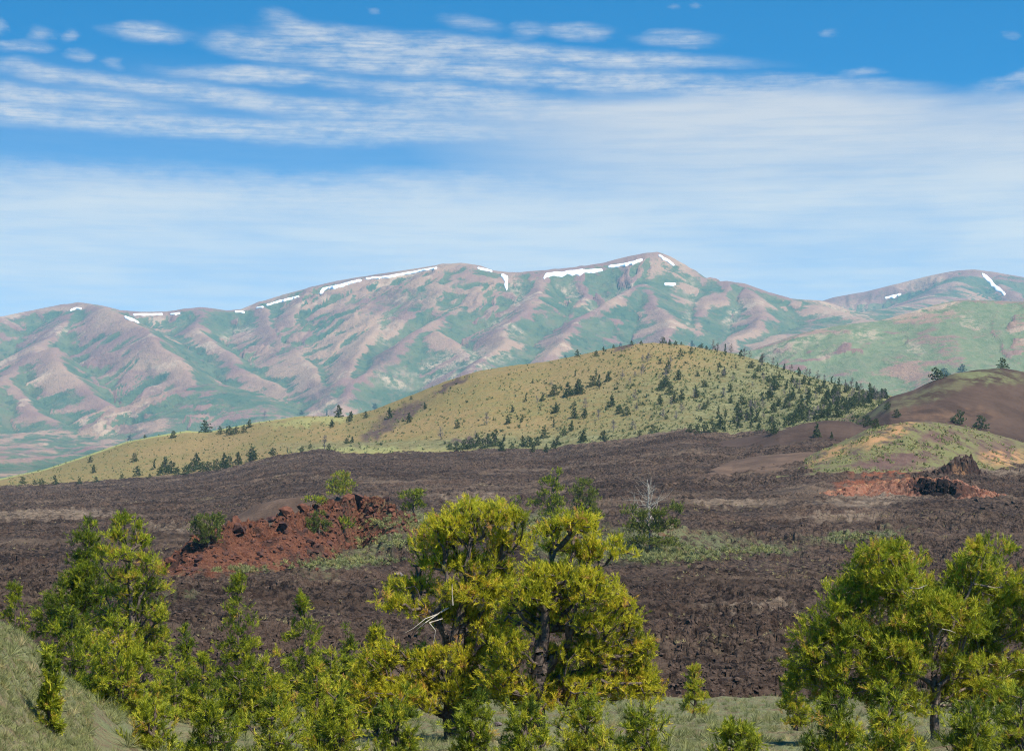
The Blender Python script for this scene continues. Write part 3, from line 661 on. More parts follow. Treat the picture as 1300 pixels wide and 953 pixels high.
for pts, w, lab in [
 ([(89,394.5),(96,391.5),(104,392)], [2.2, 3, 2.2], 'tiny curved snow patch on the rounded summit at the left end of the range'),
 ([(158,402),(168,405.5),(177,410)], [3, 4, 2.5], 'short snow patch slanting down below the first saddle of the crest'),
 ([(169,399.5),(188,399.5),(207,399)], [2.5, 3, 2.5], 'thin level snow strip in the first saddle of the crest'),
 ([(216,399),(229,398)], [2.5, 2.5], 'small snow dash right of the level strip in the saddle'),
 ([(298,395.5),(311,396.5)], [3, 3], 'small snow patch in the notch where the long crest starts to climb'),
 ([(325,391.5),(335,389.5)], [2.2, 2.2], 'very small snow dash just above the notch in the crest'),
 ([(338,387.5),(359,381.5),(380,376.5)], [2.5, 3.2, 2.5], 'straight narrow snow strip climbing the left shoulder of the crest'),
 ([(406,373),(411,367),(427,363.5),(440,360),(459,355.5)], [4.5, 5, 4.5, 4, 3], 'hooked snow strip on the crest left of the long thin cornice'),
 ([(464,354),(491,351.5),(521,346.5),(555,340)], [2, 3.2, 3.2, 2.2], 'long thin snow cornice below the broad dome of the crest'),
 ([(606,340.5),(625,344.5)], [3, 3], 'short snow dash on the right side of the broad dome'),
 ([(636,349.5),(643,352),(643,360),(643,369)], [11, 10, 6, 3.5], 'wedge of snow filling the gully at the middle saddle'),
 ([(690,353.5),(694,349),(721,346.5),(765,343)], [6, 8, 8, 5], 'widest snow bank on the crest left of the highest peak'),
 ([(772,339),(792,336),(816,330)], [4, 5.5, 4], 'snow bank slanting up to the highest peak'),
 ([(836,324),(846,330),(856,337)], [4.5, 5, 3], 'snow strip running down the right side of the highest peak'),
 ([(843,360.5),(858,360.5)], [4.5, 4.5], 'isolated oval snow patch below the highest peak'),
 ([(1123,378.5),(1134,376.5),(1144,373.5)], [3.5, 5, 3.5], 'small snow patch on the left shoulder of the distant right peak'),
 ([(1247,347),(1256,356),(1266,366),(1276,374)], [4, 7, 8, 7], 'broad streak of snow down the distant right peak')]:
    snow(pts, w, lab)

# ------------------------------------------------------------------ vegetation builders
def frames(d):
    d = d / np.maximum(np.linalg.norm(d, axis=-1, keepdims=True), 1e-9)
    h = np.where(np.abs(d[..., 2:3]) < .9, np.array([0, 0, 1.]), np.array([1., 0, 0]))
    a = np.cross(d, h); a /= np.linalg.norm(a, axis=-1, keepdims=True); return d, a, np.cross(d, a)

def tubes(P0, P1, r0, r1, n=5):
    d, a, b = frames(P1 - P0); th = np.arange(n) / n * 2 * np.pi
    ring = a[:, None] * np.cos(th)[None, :, None] + b[:, None] * np.sin(th)[None, :, None]
    Vt = np.concatenate([P0[:, None] + ring * r0[:, None, None], P1[:, None] + ring * r1[:, None, None]], 1)
    N = len(P0); base = np.arange(N)[:, None] * 2 * n; j = np.arange(n); k2 = (j + 1) % n
    return Vt.reshape(-1, 3), np.stack([base + j, base + k2, base + n + k2, base + n + j], -1).reshape(-1, 4)

def tufts(C_, D_, rg, L=.12, nb=18, w=.014, stem=.1, spread=(.3, 1.05), hue=None, droop=0.):
    """bottle-brush sprays of needles: C_ tip positions, D_ directions"""
    N = len(C_); d, a, b = frames(D_)
    th = rg.random((N, nb)) * 2 * np.pi; sp = rg.uniform(*spread, (N, nb)); off = rg.uniform(-1, .15, (N, nb)) * stem
    radial = a[:, None] * np.cos(th)[..., None] + b[:, None] * np.sin(th)[..., None]
    nd = d[:, None] * np.cos(sp)[..., None] + radial * np.sin(sp)[..., None]
    ln = L * rg.uniform(.7, 1.25, (N, nb)); base = C_[:, None] + d[:, None] * off[..., None]
    rv = rg.normal(size=(N, nb, 3)); side = np.cross(nd, rv); side /= np.linalg.norm(side, axis=-1, keepdims=True) + 1e-9
    tip = base + nd * ln[..., None]; tip[..., 2] -= droop * ln
    mid = base + nd * (ln * .45)[..., None]
    Vt = np.stack([base, mid + side * w * .5, tip, mid - side * w * .5], 2).reshape(-1, 3)
    h = hue if hue is not None else np.clip(rg.normal(.5, .22, N), 0, 1)
    hh = np.clip(np.repeat(h, nb * 4) + np.repeat(rg.normal(0, .06, N * nb), 4), 0, 1)
    return Vt, np.arange(N * nb * 4).reshape(-1, 4), hh

def dendrite(roots, pts, bf=.35):
    """balanced spanning tree of points onto the trunk nodes. returns node positions and parents"""
    n0 = len(roots); P = np.zeros((n0 + 2 * len(pts) + 2, 3)); P[:n0] = [r[0] for r in roots]; par = [r[1] for r in roots]; pl = np.zeros(len(P))
    for i in range(1, n0):
        if par[i] >= 0: pl[i] = pl[par[i]] + np.linalg.norm(P[i] - P[par[i]])
    n = n0; dist = np.min(np.linalg.norm(pts[:, None] - P[None, :n0], axis=2), 1); leaves = []
    for ix in np.argsort(dist):
        p = pts[ix]; d = np.linalg.norm(P[:n] - p, axis=1); c = d + bf * pl[:n]; c[0] += 2; i = int(np.argmin(c)); q = i
        if d[i] > .35:
            m_ = .5 * (P[i] + p); m_[2] -= .1 * d[i]; m_ += rng.normal(0, .05 * d[i], 3)
            P[n] = m_; par.append(i); pl[n] = pl[i] + np.linalg.norm(m_ - P[i]); q = n; n += 1
        P[n] = p; par.append(q); pl[n] = pl[q] + np.linalg.norm(p - P[q]); leaves.append(n); n += 1
    return P[:n], np.array(par), np.array(leaves)

def pine(name, label, cat, base, trunks, clumps, group=None, dens=60, needle='needle_y', bark='bark', L=.115, w=.0105, nb=29, per=3, twig=.006, hue_mu=.5, hue_sd=.22, trunk_r=.12, dead=None, ptp=.36, tn=5, gap=.3):
    """base: world point; trunks: list of polylines (world) from the base up; clumps: (centre, (rx,ry,rz))"""
    base = np.array(base, float); root = empty(name, base); tag(root, label, cat, group)
    roots = []
    for T_ in trunks:
        T_ = np.array(T_) - base; seg = np.linalg.norm(np.diff(T_, axis=0), axis=1); s = np.concatenate([[0], np.cumsum(seg)]); n = max(3, int(s[-1] / .18))
        q = np.linspace(0, s[-1], n); pp = np.stack([np.interp(q, s, T_[:, i]) for i in range(3)], 1)
        pp[1:-1] += rng.normal(0, .018, (n - 2, 3)); st0 = len(roots)
        for i in range(n): roots.append((pp[i], -1 if (i == 0) else st0 + i - 1, 1 - .82 * q[i] / s[-1]))
    pts = []; nrm = []
    for c, r in clumps:
        r = np.array(r); n = max(6, int(dens * (r[0] * r[2]) ** .85 * 3)); u = rng.normal(size=(n, 3)); u /= np.linalg.norm(u, axis=1, keepdims=True); u *= rng.uniform(.75, 1.22, (n, 1))
        u[:, 2] = np.where(u[:, 2] < -.35, -u[:, 2], u[:, 2])
        rad = rng.random(n) ** ptp; q_ = np.array(c) - base + u * r * rad[:, None]
        g_ = gn(q_[:, 0] / gap + 31, q_[:, 2] / gap + q_[:, 1] / gap * .7, 9) + gn(q_[:, 0] / gap * .8, q_[:, 1] / gap + 11, 14); kp = g_ > -.22
        pts.append(q_[kp]); nrm.append(u[kp])
    pts = np.concatenate(pts); nrm = np.concatenate(nrm)
    P, par, lv = dendrite(roots, pts)
    kids = np.zeros(len(P)); r2 = np.zeros(len(P)); r2[lv] = twig ** 2.2
    order = np.argsort(-np.arange(len(P)))
    for i in order:
        if r2[i] == 0: r2[i] = twig ** 2.2
        if par[i] >= 0: r2[par[i]] += r2[i]
    rad = r2 ** (1 / 2.2); nr = len(roots); mxr = rad[:nr].max(); 
    if mxr > 0: rad[:nr] *= trunk_r / mxr
    rad[:nr] = np.minimum(rad[:nr] * 1.3, trunk_r * np.array([r_[2] for r_ in roots]))
    rad[nr:] = np.minimum(rad[nr:] * min(1.6, trunk_r / mxr * 1.0), trunk_r * .6)
    e = np.nonzero(par >= 0)[0]; r1 = rad[e]; r0 = np.where(e < nr, rad[par[e]], np.minimum(rad[par[e]], rad[e] * 1.35))
    Vt, Ft = tubes(P[par[e]], P[e], r0, r1, tn)
    mesh_np('trunk', Vt, Ft, M[bark], root, smooth=True)
    # sprays
    D = P[lv] - P[par[lv]]; D /= np.linalg.norm(D, axis=1, keepdims=True) + 1e-9
    C0 = np.repeat(P[lv], per, 0); Dn = np.repeat(D, per, 0) * .45 + rng.normal(0, .55, (len(lv) * per, 3)); Dn[:, 2] += .75
    Dn /= np.linalg.norm(Dn, axis=1, keepdims=True); C0 = C0 + Dn * L * rng.uniform(.4, 1.7, (len(C0), 1)) + rng.normal(0, L * .35, C0.shape)
    tone = gn(P[lv, 0] / .45, P[lv, 2] / .4 + P[lv, 1] / .5, 21) * .3
    cm_ = np.clip(np.repeat(rng.normal(hue_mu, hue_sd * .7, len(lv)) + tone, per) + rng.normal(0, .12, len(lv) * per), 0, 1)
    Vn, Fn, hh = tufts(C0, Dn, rng, L * .8, nb, w, L * 1.5, (.2, .8), hue=cm_)
    mesh_np('crown', Vn, Fn, M[needle], root, attrs=dict(hue=hh))
    for dl in (dead or []):
        A = np.array(dl) - base; 
        q0, q1 = A[:-1], A[1:]; rr = np.linspace(.017, .004, len(A)); Vd, Fd = tubes(q0, q1, rr[:-1], rr[1:], 5)
        mesh_np('dead_branch', Vd, Fd, M['dead'], root, smooth=True)['label'] = 'bare bleached branch'
    return root

def W3(px, py, Y): return np.array([X(px, Y), Y, Zp(py, Y)])
def clump_px(lst, Y, depth=1., jit=.6, grow=1.12):
    m_ = Y / F; out = []
    for (u, v_, a, b) in lst:
        c = W3(u, v_, Y) + np.array([0, rng.uniform(-jit, jit), 0]); out.append((c, (a * m_ * grow, max(a, b) * m_ * depth, b * m_ * grow)))
    return out
def ground_pt(px, Y):
    x = X(px, Y); z = slope.z_at(x, Y); return np.array([x, Y, max(z, lava.z_at(x, Y))])
def tr_px(lst, Y, base):
    return [np.array([base] + [W3(u, v_, Y) + np.array([0, rng.uniform(-.25, .25), 0]) for u, v_ in t]) for t in lst]

# --- the big yellow-green pines
Yl = 43.
b0 = ground_pt(572, Yl)
pine('limber_pine', 'tall yellow green pine with bleached dead limbs sticking out at its left', 'tree', b0,
  tr_px([[(572,860),(574,820),(588,770),(592,720),(603,665)], [(574,830),(560,795),(545,775),(522,765)], [(590,760),(615,735),(645,700)]], Yl, b0),
  clump_px([(607,657,46,18),(570,672,30,17),(645,665,26,17),(548,695,26,18),(590,690,42,20),(648,697,26,22),(560,722,34,16),(610,722,36,18),(520,752,34,16),(496,770,20,12),(535,778,28,13),(612,752,34,20),(640,765,30,24),(600,790,28,18),
            (560,842,42,20),(600,832,34,20),(520,848,34,20),(485,840,28,22),(625,850,34,24),(560,880,60,26),(500,890,50,26),(570,790,30,18),(625,810,34,24),(530,890,60,20),(610,880,40,22),(585,760,28,18),(640,735,26,18),(475,870,34,26)], Yl), dens=118, trunk_r=.17, per=3, hue_mu=.54,
  dead=[[W3(570,771,42.6),W3(556,779,42.5),W3(540,785,42.4),W3(525,797,42.3),W3(514,803,42.3)],[W3(562,785,42.6),W3(545,790,42.4),W3(553,800,42.3),W3(550,817,42.3)],[W3(575,768,42.2),W3(574,752,42.2),W3(574,741,42.2)],[W3(566,772,42.6),W3(540,790,42.3),W3(528,800,42.4)]])
Yr = 41.
b0 = ground_pt(680, Yr)
pine('limber_pine', 'broad yellow green pine with a thick dark trunk right of the tall one', 'tree', b0,
  tr_px([[(680,880),(684,830),(690,790),(700,745),(705,700)], [(690,795),(720,800),(770,818),(800,812)], [(694,770),(735,735),(770,715)], [(688,800),(660,780),(650,760)]], Yr, b0),
  clump_px([(697,676,22,14),(727,668,26,14),(748,674,18,14),(712,700,26,14),(770,700,30,20),(752,712,26,14),(690,735,30,18),(728,742,34,20),(758,760,36,26),(670,755,26,20),(712,772,36,18),(660,790,28,22),(782,785,28,22),
            (805,805,18,18),(815,830,14,22),(745,795,30,14),(735,835,36,20),(775,845,36,22),(700,845,26,22),(650,830,26,26),(812,855,16,14),(740,880,60,26),(800,885,40,22),(660,890,36,22),(700,800,30,20),(680,760,26,18),(760,825,34,18),(720,870,50,20),(770,880,60,22),(690,895,50,16),(640,870,30,22),(820,870,16,16)], Yr), dens=118, trunk_r=.2, per=3, hue_mu=.52)
Yt = 38.
b0 = ground_pt(1186, Yt)
pine('limber_pine', 'wide bushy green pine with two pointed tops and a pale forked trunk', 'tree', b0,
  tr_px([[(1186,890),(1188,850),(1187,815),(1165,760),(1135,715)], [(1188,850),(1200,815),(1225,760),(1245,710)], [(1187,870),(1140,840),(1080,820)], [(1190,870),(1240,830),(1290,800)]], Yt, b0),
  clump_px([(1125,708,20,12),(1095,722,20,15),(1150,720,24,16),(1125,735,34,18),(1236,704,12,12),(1245,722,22,16),(1262,738,24,18),(1225,740,24,18),(1160,755,28,18),(1085,755,30,18),(1060,785,32,20),(1120,775,36,22),(1205,770,30,20),(1255,770,34,22),(1295,775,28,22),
            (1040,815,26,22),(1090,815,36,24),(1145,808,28,22),(1235,810,30,24),(1285,815,34,26),(1330,800,36,26),(1040,850,26,22),(1085,850,36,26),(1140,850,32,26),(1240,855,34,24),(1290,860,36,26),(1340,860,36,30),(1370,820,30,30),(1060,890,50,24),(1140,895,36,20),(1270,900,50,22),(1195,790,26,18),(1165,835,24,20),(1215,858,20,20),(1178,775,24,16),(1110,750,26,16),(1270,700,10,8),(1225,890,40,18),(1150,870,24,18),(1035,870,30,20),(1020,840,20,20),(1220,800,26,18),(1260,795,30,20),(1290,745,26,18),(1140,740,26,16),(1075,810,30,20),(1250,830,30,20)], Yt, grow=1.28) + clump_px([(1200,768,18,12),(1172,770,18,12),(1112,704,16,10),(1140,702,12,9),(1245,698,12,9),(1190,785,20,12),(1150,790,24,15),(1225,780,24,15),(1135,830,26,16),(1240,805,24,16),(1160,850,16,12),(1130,870,26,16),(1225,850,20,14),(1255,880,26,16)], Yt - .9, jit=.15, grow=1.2), dens=110, bark='barkp', trunk_r=.085, per=3, needle='needle_g', hue_mu=.62,
  dead=[[W3(1190,808,37.2),W3(1196,798,37),W3(1206,800,36.9),W3(1213,803,36.9)],[W3(1155,746,37.2),W3(1166,747,37),W3(1177,742,37)]])

# --- left pair and the small pines of the bottom edge
def small(px, top, bot, half, Y, label, needle='needle_g', hue=.55, dens=50, L=.105, lean=0., group=None, name='young_pine', wide=.42, per=4, seedn=0):
    """narrow pine: stacked clumps from bot to top"""
    base = ground_pt(px, Y); bot = max(bot, HZ - (base[2] - EYE) / Y * F - 8); h = bot - top
    m_ = Y / F; out = []; n = max(6, int(h / 12)); ex = rng.uniform(1.1, 2.3); ax0 = W3(px, bot, Y); up = np.array([lean * m_, 0, h * m_])
    for i in range(n):
        f = (i + .3) / n; r = half * m_ * (1 - .9 * f ** ex) * rng.uniform(.62, 1.2)
        for th in np.arange(max(3, int(2 + 4.5 * (1 - f)))) * 2.4 + i * 1.1:
            rho = r * rng.uniform(.35, .85); a = r * rng.uniform(.22, .42) + .05
            out.append((ax0 + up * f + np.array([math.cos(th) * rho, math.sin(th) * rho, rng.normal(0, .08) + .1 * rho]), (a, a, a * rng.uniform(.5, .9))))
    out.append((ax0 + up * .97, (.06, .06, h * m_ * .05)))
    return pine(name, label, 'tree', base, [np.array([base, W3(px + lean * .4, (top + bot) / 2 + 8, Y), W3(px + lean, top + 6, Y)])], out, group, gap=min(.3, half * m_ * .32), dens=dens, needle=needle, L=L, hue_mu=hue, trunk_r=.07, per=per)
b0 = ground_pt(106, 57.)
pine('limber_pine', 'darker slim pine on the left of the close standing pair', 'tree', b0, tr_px([[(106,830),(108,760),(111,672)], [(107,800),(85,770),(62,775)]], 57., b0),
  clump_px([(112,672,8,11),(108,692,14,13),(120,704,12,10),(98,716,16,14),(118,730,22,15),(92,745,22,14),(80,768,28,16),(110,772,30,18),(58,786,24,13),(100,800,34,18),(70,805,30,14),(112,750,28,14),(109,712,14,12),(110,730,18,12),(106,685,12,10),(104,760,24,14)], 57., grow=1.1), dens=100, needle='needle_g', hue_mu=.3, trunk_r=.1)
b0 = ground_pt(168, 54.)
pine('limber_pine', 'wide bright pine on the right of the close standing pair', 'tree', b0, tr_px([[(168,840),(165,760),(158,664)], [(167,790),(185,740),(196,724)], [(167,800),(140,780),(128,770)]], 54., b0),
  clump_px([(158,664,12,9),(171,671,9,7),(149,684,14,11),(174,692,18,11),(150,708,24,12),(186,716,18,10),(165,736,32,12),(203,727,9,5),(148,760,32,14),(192,750,20,11),(176,780,32,16),(203,786,12,14),(140,796,36,18),(182,812,30,16),(160,830,40,18),(125,820,30,18),(200,830,16,14)], 54., grow=1.1), dens=100, needle='needle_g', hue_mu=.62, trunk_r=.12)
small(92, 765, 825, 48, 50., 'low spreading pine at the foot of the left pair', hue=.4)
small(20, 742, 815, 36, 58., 'bushy pine half hidden behind the sage slope at the left edge', hue=.35)
small(150, 780, 890, 46, 44., 'bright low pine below the left pair', hue=.62)
small(64, 826, 890, 15, 29., 'sprig of young pine on the sage slope', hue=.6, dens=110, L=.08)
small(304, 730, 838, 38, 60., 'pointed young pine standing alone in front of the red outcrop', hue=.42, lean=-3)
small(392, 757, 870, 44, 56., 'pointed young pine between the lone one and the tall pines', hue=.42, lean=-10)
small(237, 802, 880, 24, 50., 'slender dark pine between the left pair and the lone pine', hue=.4)
small(336, 838, 900, 30, 47., 'low yellow green pine in front of the lone young pine', hue=.6)
small(420, 825, 900, 30, 47., 'low pine under the pointed pine beside the tall pines', hue=.55)
small(442, 795, 870, 16, 58., 'thin dark pine sprig next to the tall pines', hue=.35)
small(478, 795, 890, 34, 46., 'bright bushy pine against the left side of the tall pine', needle='needle_y', hue=.55)
small(882, 848, 885, 18, 60., 'tiny yellow pine on the open lava right of the tall pines', hue=.7)
small(1010, 850, 890, 22, 46., 'small yellow pine tucked at the left foot of the wide pine', hue=.7)

for px, top, half, Y in [(222,828,36,49),(258,836,34,47),(304,846,40,48),(350,832,38,50),(402,846,36,46),(452,838,32,48),(182,846,36,45),(130,838,34,44)]:
    small(px, top, 895, half, float(Y), 'low bushy pine in the close row along the foot of the taller young pines', hue=rng.uniform(.42, .66), group='low pines of the close row')
for px, top, half, Y in [(196,884,48,33),(268,892,44,31),(345,886,52,34),(425,880,46,33),(505,890,50,32),(600,884,46,33),(668,896,44,31),(745,888,50,33),(818,900,40,32),(1062,888,46,32),(1128,884,44,31),(1232,890,46,31),(1296,880,46,32),(936,918,34,31)]:
    small(px, top, 975, half, float(Y), 'scrubby low pine nearest the viewpoint growing below the tall pines', hue=rng.uniform(.4, .62), group='scrubby pines nearest the viewpoint', dens=40)

# --- middle distance trees on the lava
def mid(px, bot, lst, label, needle='needle_g', hue=.5, dens=9, L=.3, name='pine_tree', cat='tree', trunks=None, dead=None, tr=.16):
    b = pick(px, bot); Y = b[1]; b[2] -= .2; sc = Y / F
    t = [np.array([b] + [W3(u, v_, Y) for u, v_ in tt]) for tt in (trunks or [[(px, bot - (bot - lst[0][1]) * .6), (lst[0][0], lst[0][1])]])]
    return pine(name, label, cat, b, t, clump_px(lst, Y, 1., .8), None, dens=dens, needle=needle, L=L, w=.075, nb=13, hue_mu=hue, trunk_r=tr, per=3, twig=.02, dead=dead, gap=.9)
mid(432, 634, [(434,608,12,9),(425,618,12,9),(440,618,12,9),(432,626,16,7)], 'bright green pine on top of the red outcrop', hue=.6, dens=14)
mid(265, 695, [(262,662,16,8),(274,664,12,9),(252,674,12,11),(270,676,16,11),(262,686,18,9)], 'dark rounded bush in the left end of the red outcrop', 'needle_d', .7, 14, name='juniper_bush', cat='bush')
mid(405, 678, [(407,655,8,6),(398,665,10,7),(412,668,9,7),(403,673,14,6)], 'small dark bush halfway up the red outcrop', 'needle_d', .7, 14, name='juniper_bush', cat='bush')
mid(525, 655, [(530,627,10,6),(520,632,14,8),(528,642,12,9),(518,646,10,7)], 'green pine bush at the right end of the red outcrop', 'needle_g', .35, 14)
mid(436, 676, [(434,664,14,7),(444,668,8,6)], 'olive bush among red rocks near the top of the outcrop', 'needle_g', .4, 13, name='juniper_bush', cat='bush')
mid(395, 642, [(396,636,12,5),(406,638,10,5)], 'flat olive bush on the crest of the outcrop', 'needle_g', .45, 13, name='juniper_bush', cat='bush')
mid(700, 662, [(706,601,8,5),(698,613,12,7),(708,622,10,7),(694,628,12,6),(704,640,14,10),(678,640,10,6),(698,652,16,8)], 'slim pine with separate tiers of branches behind the tall pines', 'needle_g', .4, 15)
mid(744, 664, [(742,616,10,7),(735,626,12,9),(750,630,11,10),(742,642,16,12),(750,654,15,9),(732,652,10,8)], 'compact dark rounded pine between the tiered pine and the snag', 'needle_d', .85, 15)
mid(654, 643, [(655,634,5,5),(654,640,6,4)], 'tiny pine rising just above the tall pine', 'needle_g', .4, 14)
mid(826, 700, [(800,650,10,8),(815,658,12,10),(838,655,12,9),(855,648,12,8),(808,672,16,10),(830,674,18,12),(850,668,14,10),(818,690,22,9),(842,690,18,8)], 'dark juniper growing around the foot of the bleached snag', 'needle_d', .8, 15, name='juniper_bush', cat='bush')

# the bleached snag: a dead tree standing in the juniper
def snag(name, label, b, h, spread, n, r, lean=0., mat_='dead', seed=1, group=None):
    rg = np.random.default_rng(seed); T_ = np.array([[lean * (i / 9) ** 1.5 + .06 * h * .3 * math.sin(i * 1.3 + seed) * (i / 9), 0, h * i / 9] for i in range(10)])
    rr = np.linspace(r, r * .18, 10); Vt, Ft = tubes(T_[:-1], T_[1:], rr[:-1], rr[1:], 6); V0, F0 = Vt, Ft
    p0, p1, q0, q1 = [], [], [], []
    for i in range(n):
        f = rg.uniform(.2, .97); s = np.array([np.interp(f * 9, range(10), T_[:, a]) for a in range(3)]); th = rg.random() * 6.283; d = np.array([math.cos(th), math.sin(th), rg.uniform(.1, 1.)])
        l = spread * (1.1 - f * .7) * rg.uniform(.5, 1.1); c = r * .42 * (1.1 - f)
        for j in range(4):
            e = s + d * l / 4; p0.append(s); p1.append(e); q0.append(c * (1 - j * .22)); q1.append(c * (1 - (j + 1) * .22)); s = e; d = d + rg.normal(0, .3, 3) + np.array([0, 0, .12])
            if rg.random() < .55:
                e2 = s + (d + rg.normal(0, .7, 3)) * l / 5; p0.append(s); p1.append(e2); q0.append(c * .4); q1.append(c * .15)
    Vt, Ft = tubes(np.array(p0), np.array(p1), np.array(q0), np.array(q1), 4); root = mesh_np(name, np.concatenate([V0, Vt]), np.concatenate([F0, Ft + len(V0)]), M[mat_], loc=b); tag(root, label, 'dead tree', group)
    return root
bs = pick(826, 697); sc = bs[1] / F
snag('dead_snag', 'bleached white bare snag rising out of the dark juniper', bs, 88 * sc, 34 * sc, 60, .24, lean=-.5, seed=4)
bs = pick(551, 676); sc = bs[1] / F
snag('dead_snag', 'small dark dead snag just left of the tall pine top', bs + np.array([0, 0, -.3]), 34 * sc, 11 * sc, 14, .1, mat_='bark', seed=7)

# ------------------------------------------------------------------ trees of the far hills
def far_tree_mesh(kind, sd):
    rg = np.random.default_rng(sd); C_, D_, H_ = [], [], []
    lean = rg.normal(0, .06)
    if kind in ('conifer', 'bushy', 'thin'):
        nl = {'conifer': 11, 'bushy': 8, 'thin': 10}[kind]; wd = {'conifer': .29, 'bushy': .42, 'thin': .15}[kind] * rg.uniform(.85, 1.2)
        for i in range(nl):
            ox, oy = rg.normal(0, .05 if kind != 'thin' else .025, 2)
            f = (i + .4) / nl * .96; r = wd * (1 - f ** (1.4 if kind != 'bushy' else 2.6)) * rg.uniform(.45, 1.3) + .02; m_ = max(4, int(22 * r / .24 * (.8 if kind != 'thin' else .7)))
            for j in range(m_):
                th = rg.random() * 6.283; q = r * rg.random() ** .45
                C_.append([q * math.cos(th) + lean * f + ox, q * math.sin(th) + oy, .06 + f * .93 - q * .12 + rg.normal(0, .025)]); D_.append([math.cos(th), math.sin(th), rg.uniform(-.1, .8)])
                H_.append(np.clip(rg.normal(.45, .25), 0, 1))
        V1, F1, h1 = tufts(np.array(C_), np.array(D_), rg, .085, 7, .042, .06, (.3, 1.3), np.array(H_))
        T0, F0 = tubes(np.array([[0, 0, -.05], [lean * .5, 0, .5]]), np.array([[lean * .5, 0, .5], [lean, 0, .93]]), np.array([.022, .015]), np.array([.015, .004]), 5)
    else:   # bare grey tree
        p0, p1, q0, q1 = [], [], [], []
        for i in range(34):
            f = rg.uniform(.15, .95); s = np.array([lean * f, 0, f]); th = rg.random() * 6.283; l = .26 * (1.1 - f) + .05; d = np.array([math.cos(th), math.sin(th), rg.uniform(0, .9)])
            e = s + d * l * .5; e2 = e + (d + rg.normal(0, .4, 3)) * l * .5; p0 += [s, e]; p1 += [e, e2]; q0 += [.014, .01]; q1 += [.01, .005]
            for _ in range(2):
                e3 = e + (d + rg.normal(0, .8, 3)) * l * .4; p0.append(e); p1.append(e3); q0.append(.009); q1.append(.004)
        V1, F1 = tubes(np.array(p0), np.array(p1), np.array(q0), np.array(q1), 3); h1 = np.zeros(len(V1))
        T0, F0 = tubes(np.array([[0, 0, -.05], [lean * .5, 0, .5]]), np.array([[lean * .5, 0, .5], [lean, 0, .97]]), np.array([.022, .017]), np.array([.017, .006]), 5)
    me_o = mesh_np('far_tree', np.concatenate([T0, V1]), np.concatenate([F0, F1 + len(T0)]), [M['far_grey'], M['far_d'] if kind != 'bare' else M['far_grey']], attrs=dict(hue=np.concatenate([np.zeros(len(T0)), h1])))
    me = me_o.data; mi = np.ones(len(me.polygons), np.int32); mi[:len(F0)] = 0; me.polygons.foreach_set('material_index', mi)
    bpy.data.objects.remove(me_o); return me
FT = {kd: [far_tree_mesh(kd, 100 * i + s) for s in range(n)] for i, (kd, n) in enumerate([('conifer', 6), ('bushy', 5), ('thin', 4), ('bare', 5)])}
def far_tree(px, py, hpx, kind, label, group, wmul=1., name=None):
    p = pick(px, py)
    if p is None:
        for t in range(30):
            py += .5; p = pick(px, py)
            if p is not None: break
        else: return
    h = hpx * p[1] / F
    o = bpy.data.objects.new(name or {'conifer': 'conifer_tree', 'bushy': 'bushy_pine', 'thin': 'slim_conifer', 'bare': 'bare_tree'}[kind], random.choice(FT[kind])); COL.objects.link(o)
    o.location = p; w = h * wmul * random.uniform(.9, 1.15); o.scale = (w, w, h); o.rotation_euler = (0, 0, random.uniform(0, 6.28)); tag(o, label, 'tree', group)
# left ridge skyline, one by one
for px, py, h, kd, lab in [(261,549,17,'bushy','tallest dark pine of the clump on the low left ridge line'),(280,551,11,'bushy','round bush right of the tallest pine on the left ridge line'),(291,552,13,'bushy','middle pine of the clump on the left ridge line'),(299,551,11,'bushy','low dark bush at the middle of the clump on the ridge'),
   (310,549,11,'bushy','broad low pine at the right of the clump on the ridge'),(316,543,12,'conifer','slim pine ending the clump on the ridge'),(336,532,12,'bare','brown leaning wind-blown tree alone on the left ridge crest'),(383,526,6,'bushy','tiny bush on the crest of the left ridge'),(415,527,8,'thin','little pine on the crest where the low ridge meets the main slope'),
   (430,530,17,'conifer','upright conifer just left of where the main hill starts to rise'),(165,558,7,'bushy','small dark bush on the far left slope line'),(184,556,5,'bushy','speck of bush right of the dark one on the far left slope line'),(220,556,10,'bushy','lone rounded bush in the pale meadow of the left ridge'),(238,546,6,'bare','bare grey stub on the pale meadow edge')]:
    far_tree(px, py, h, kd, lab, 'trees along the low left ridge')
g = 'conifers at the foot of the left ridge'
for px, py, h, kd in [(29,614,10,'bushy'),(44,615,7,'bushy'),(53,615,9,'bushy'),(70,615,13,'conifer'),(101,614,8,'bushy'),(122,612,8,'bushy'),(115,587,9,'bushy'),(119,600,11,'conifer'),(171,586,12,'bushy'),(174,604,14,'bushy'),(195,596,15,'thin'),(203,603,12,'bushy'),(209,600,22,'conifer'),(218,601,18,'bushy'),(225,603,12,'bushy'),
   (236,602,13,'bushy'),(244,599,18,'bushy'),(250,596,22,'conifer'),(257,599,14,'bushy'),(265,598,14,'bushy'),(275,597,16,'bushy'),(284,595,22,'conifer'),(291,593,16,'bushy'),(303,590,18,'conifer'),(318,585,20,'conifer'),(323,584,14,'bushy'),(347,578,11,'bushy'),(365,575,8,'thin'),(383,573,8,'bushy'),(394,569,7,'bushy'),(412,570,19,'bare'),(418,571,9,'bushy'),(155,607,7,'bushy'),(190,606,6,'bushy')]:
    far_tree(px, py, h, kd, 'dark conifer in the row where the left ridge meets the lava', g)
g = 'conifers scattered over the hill face'
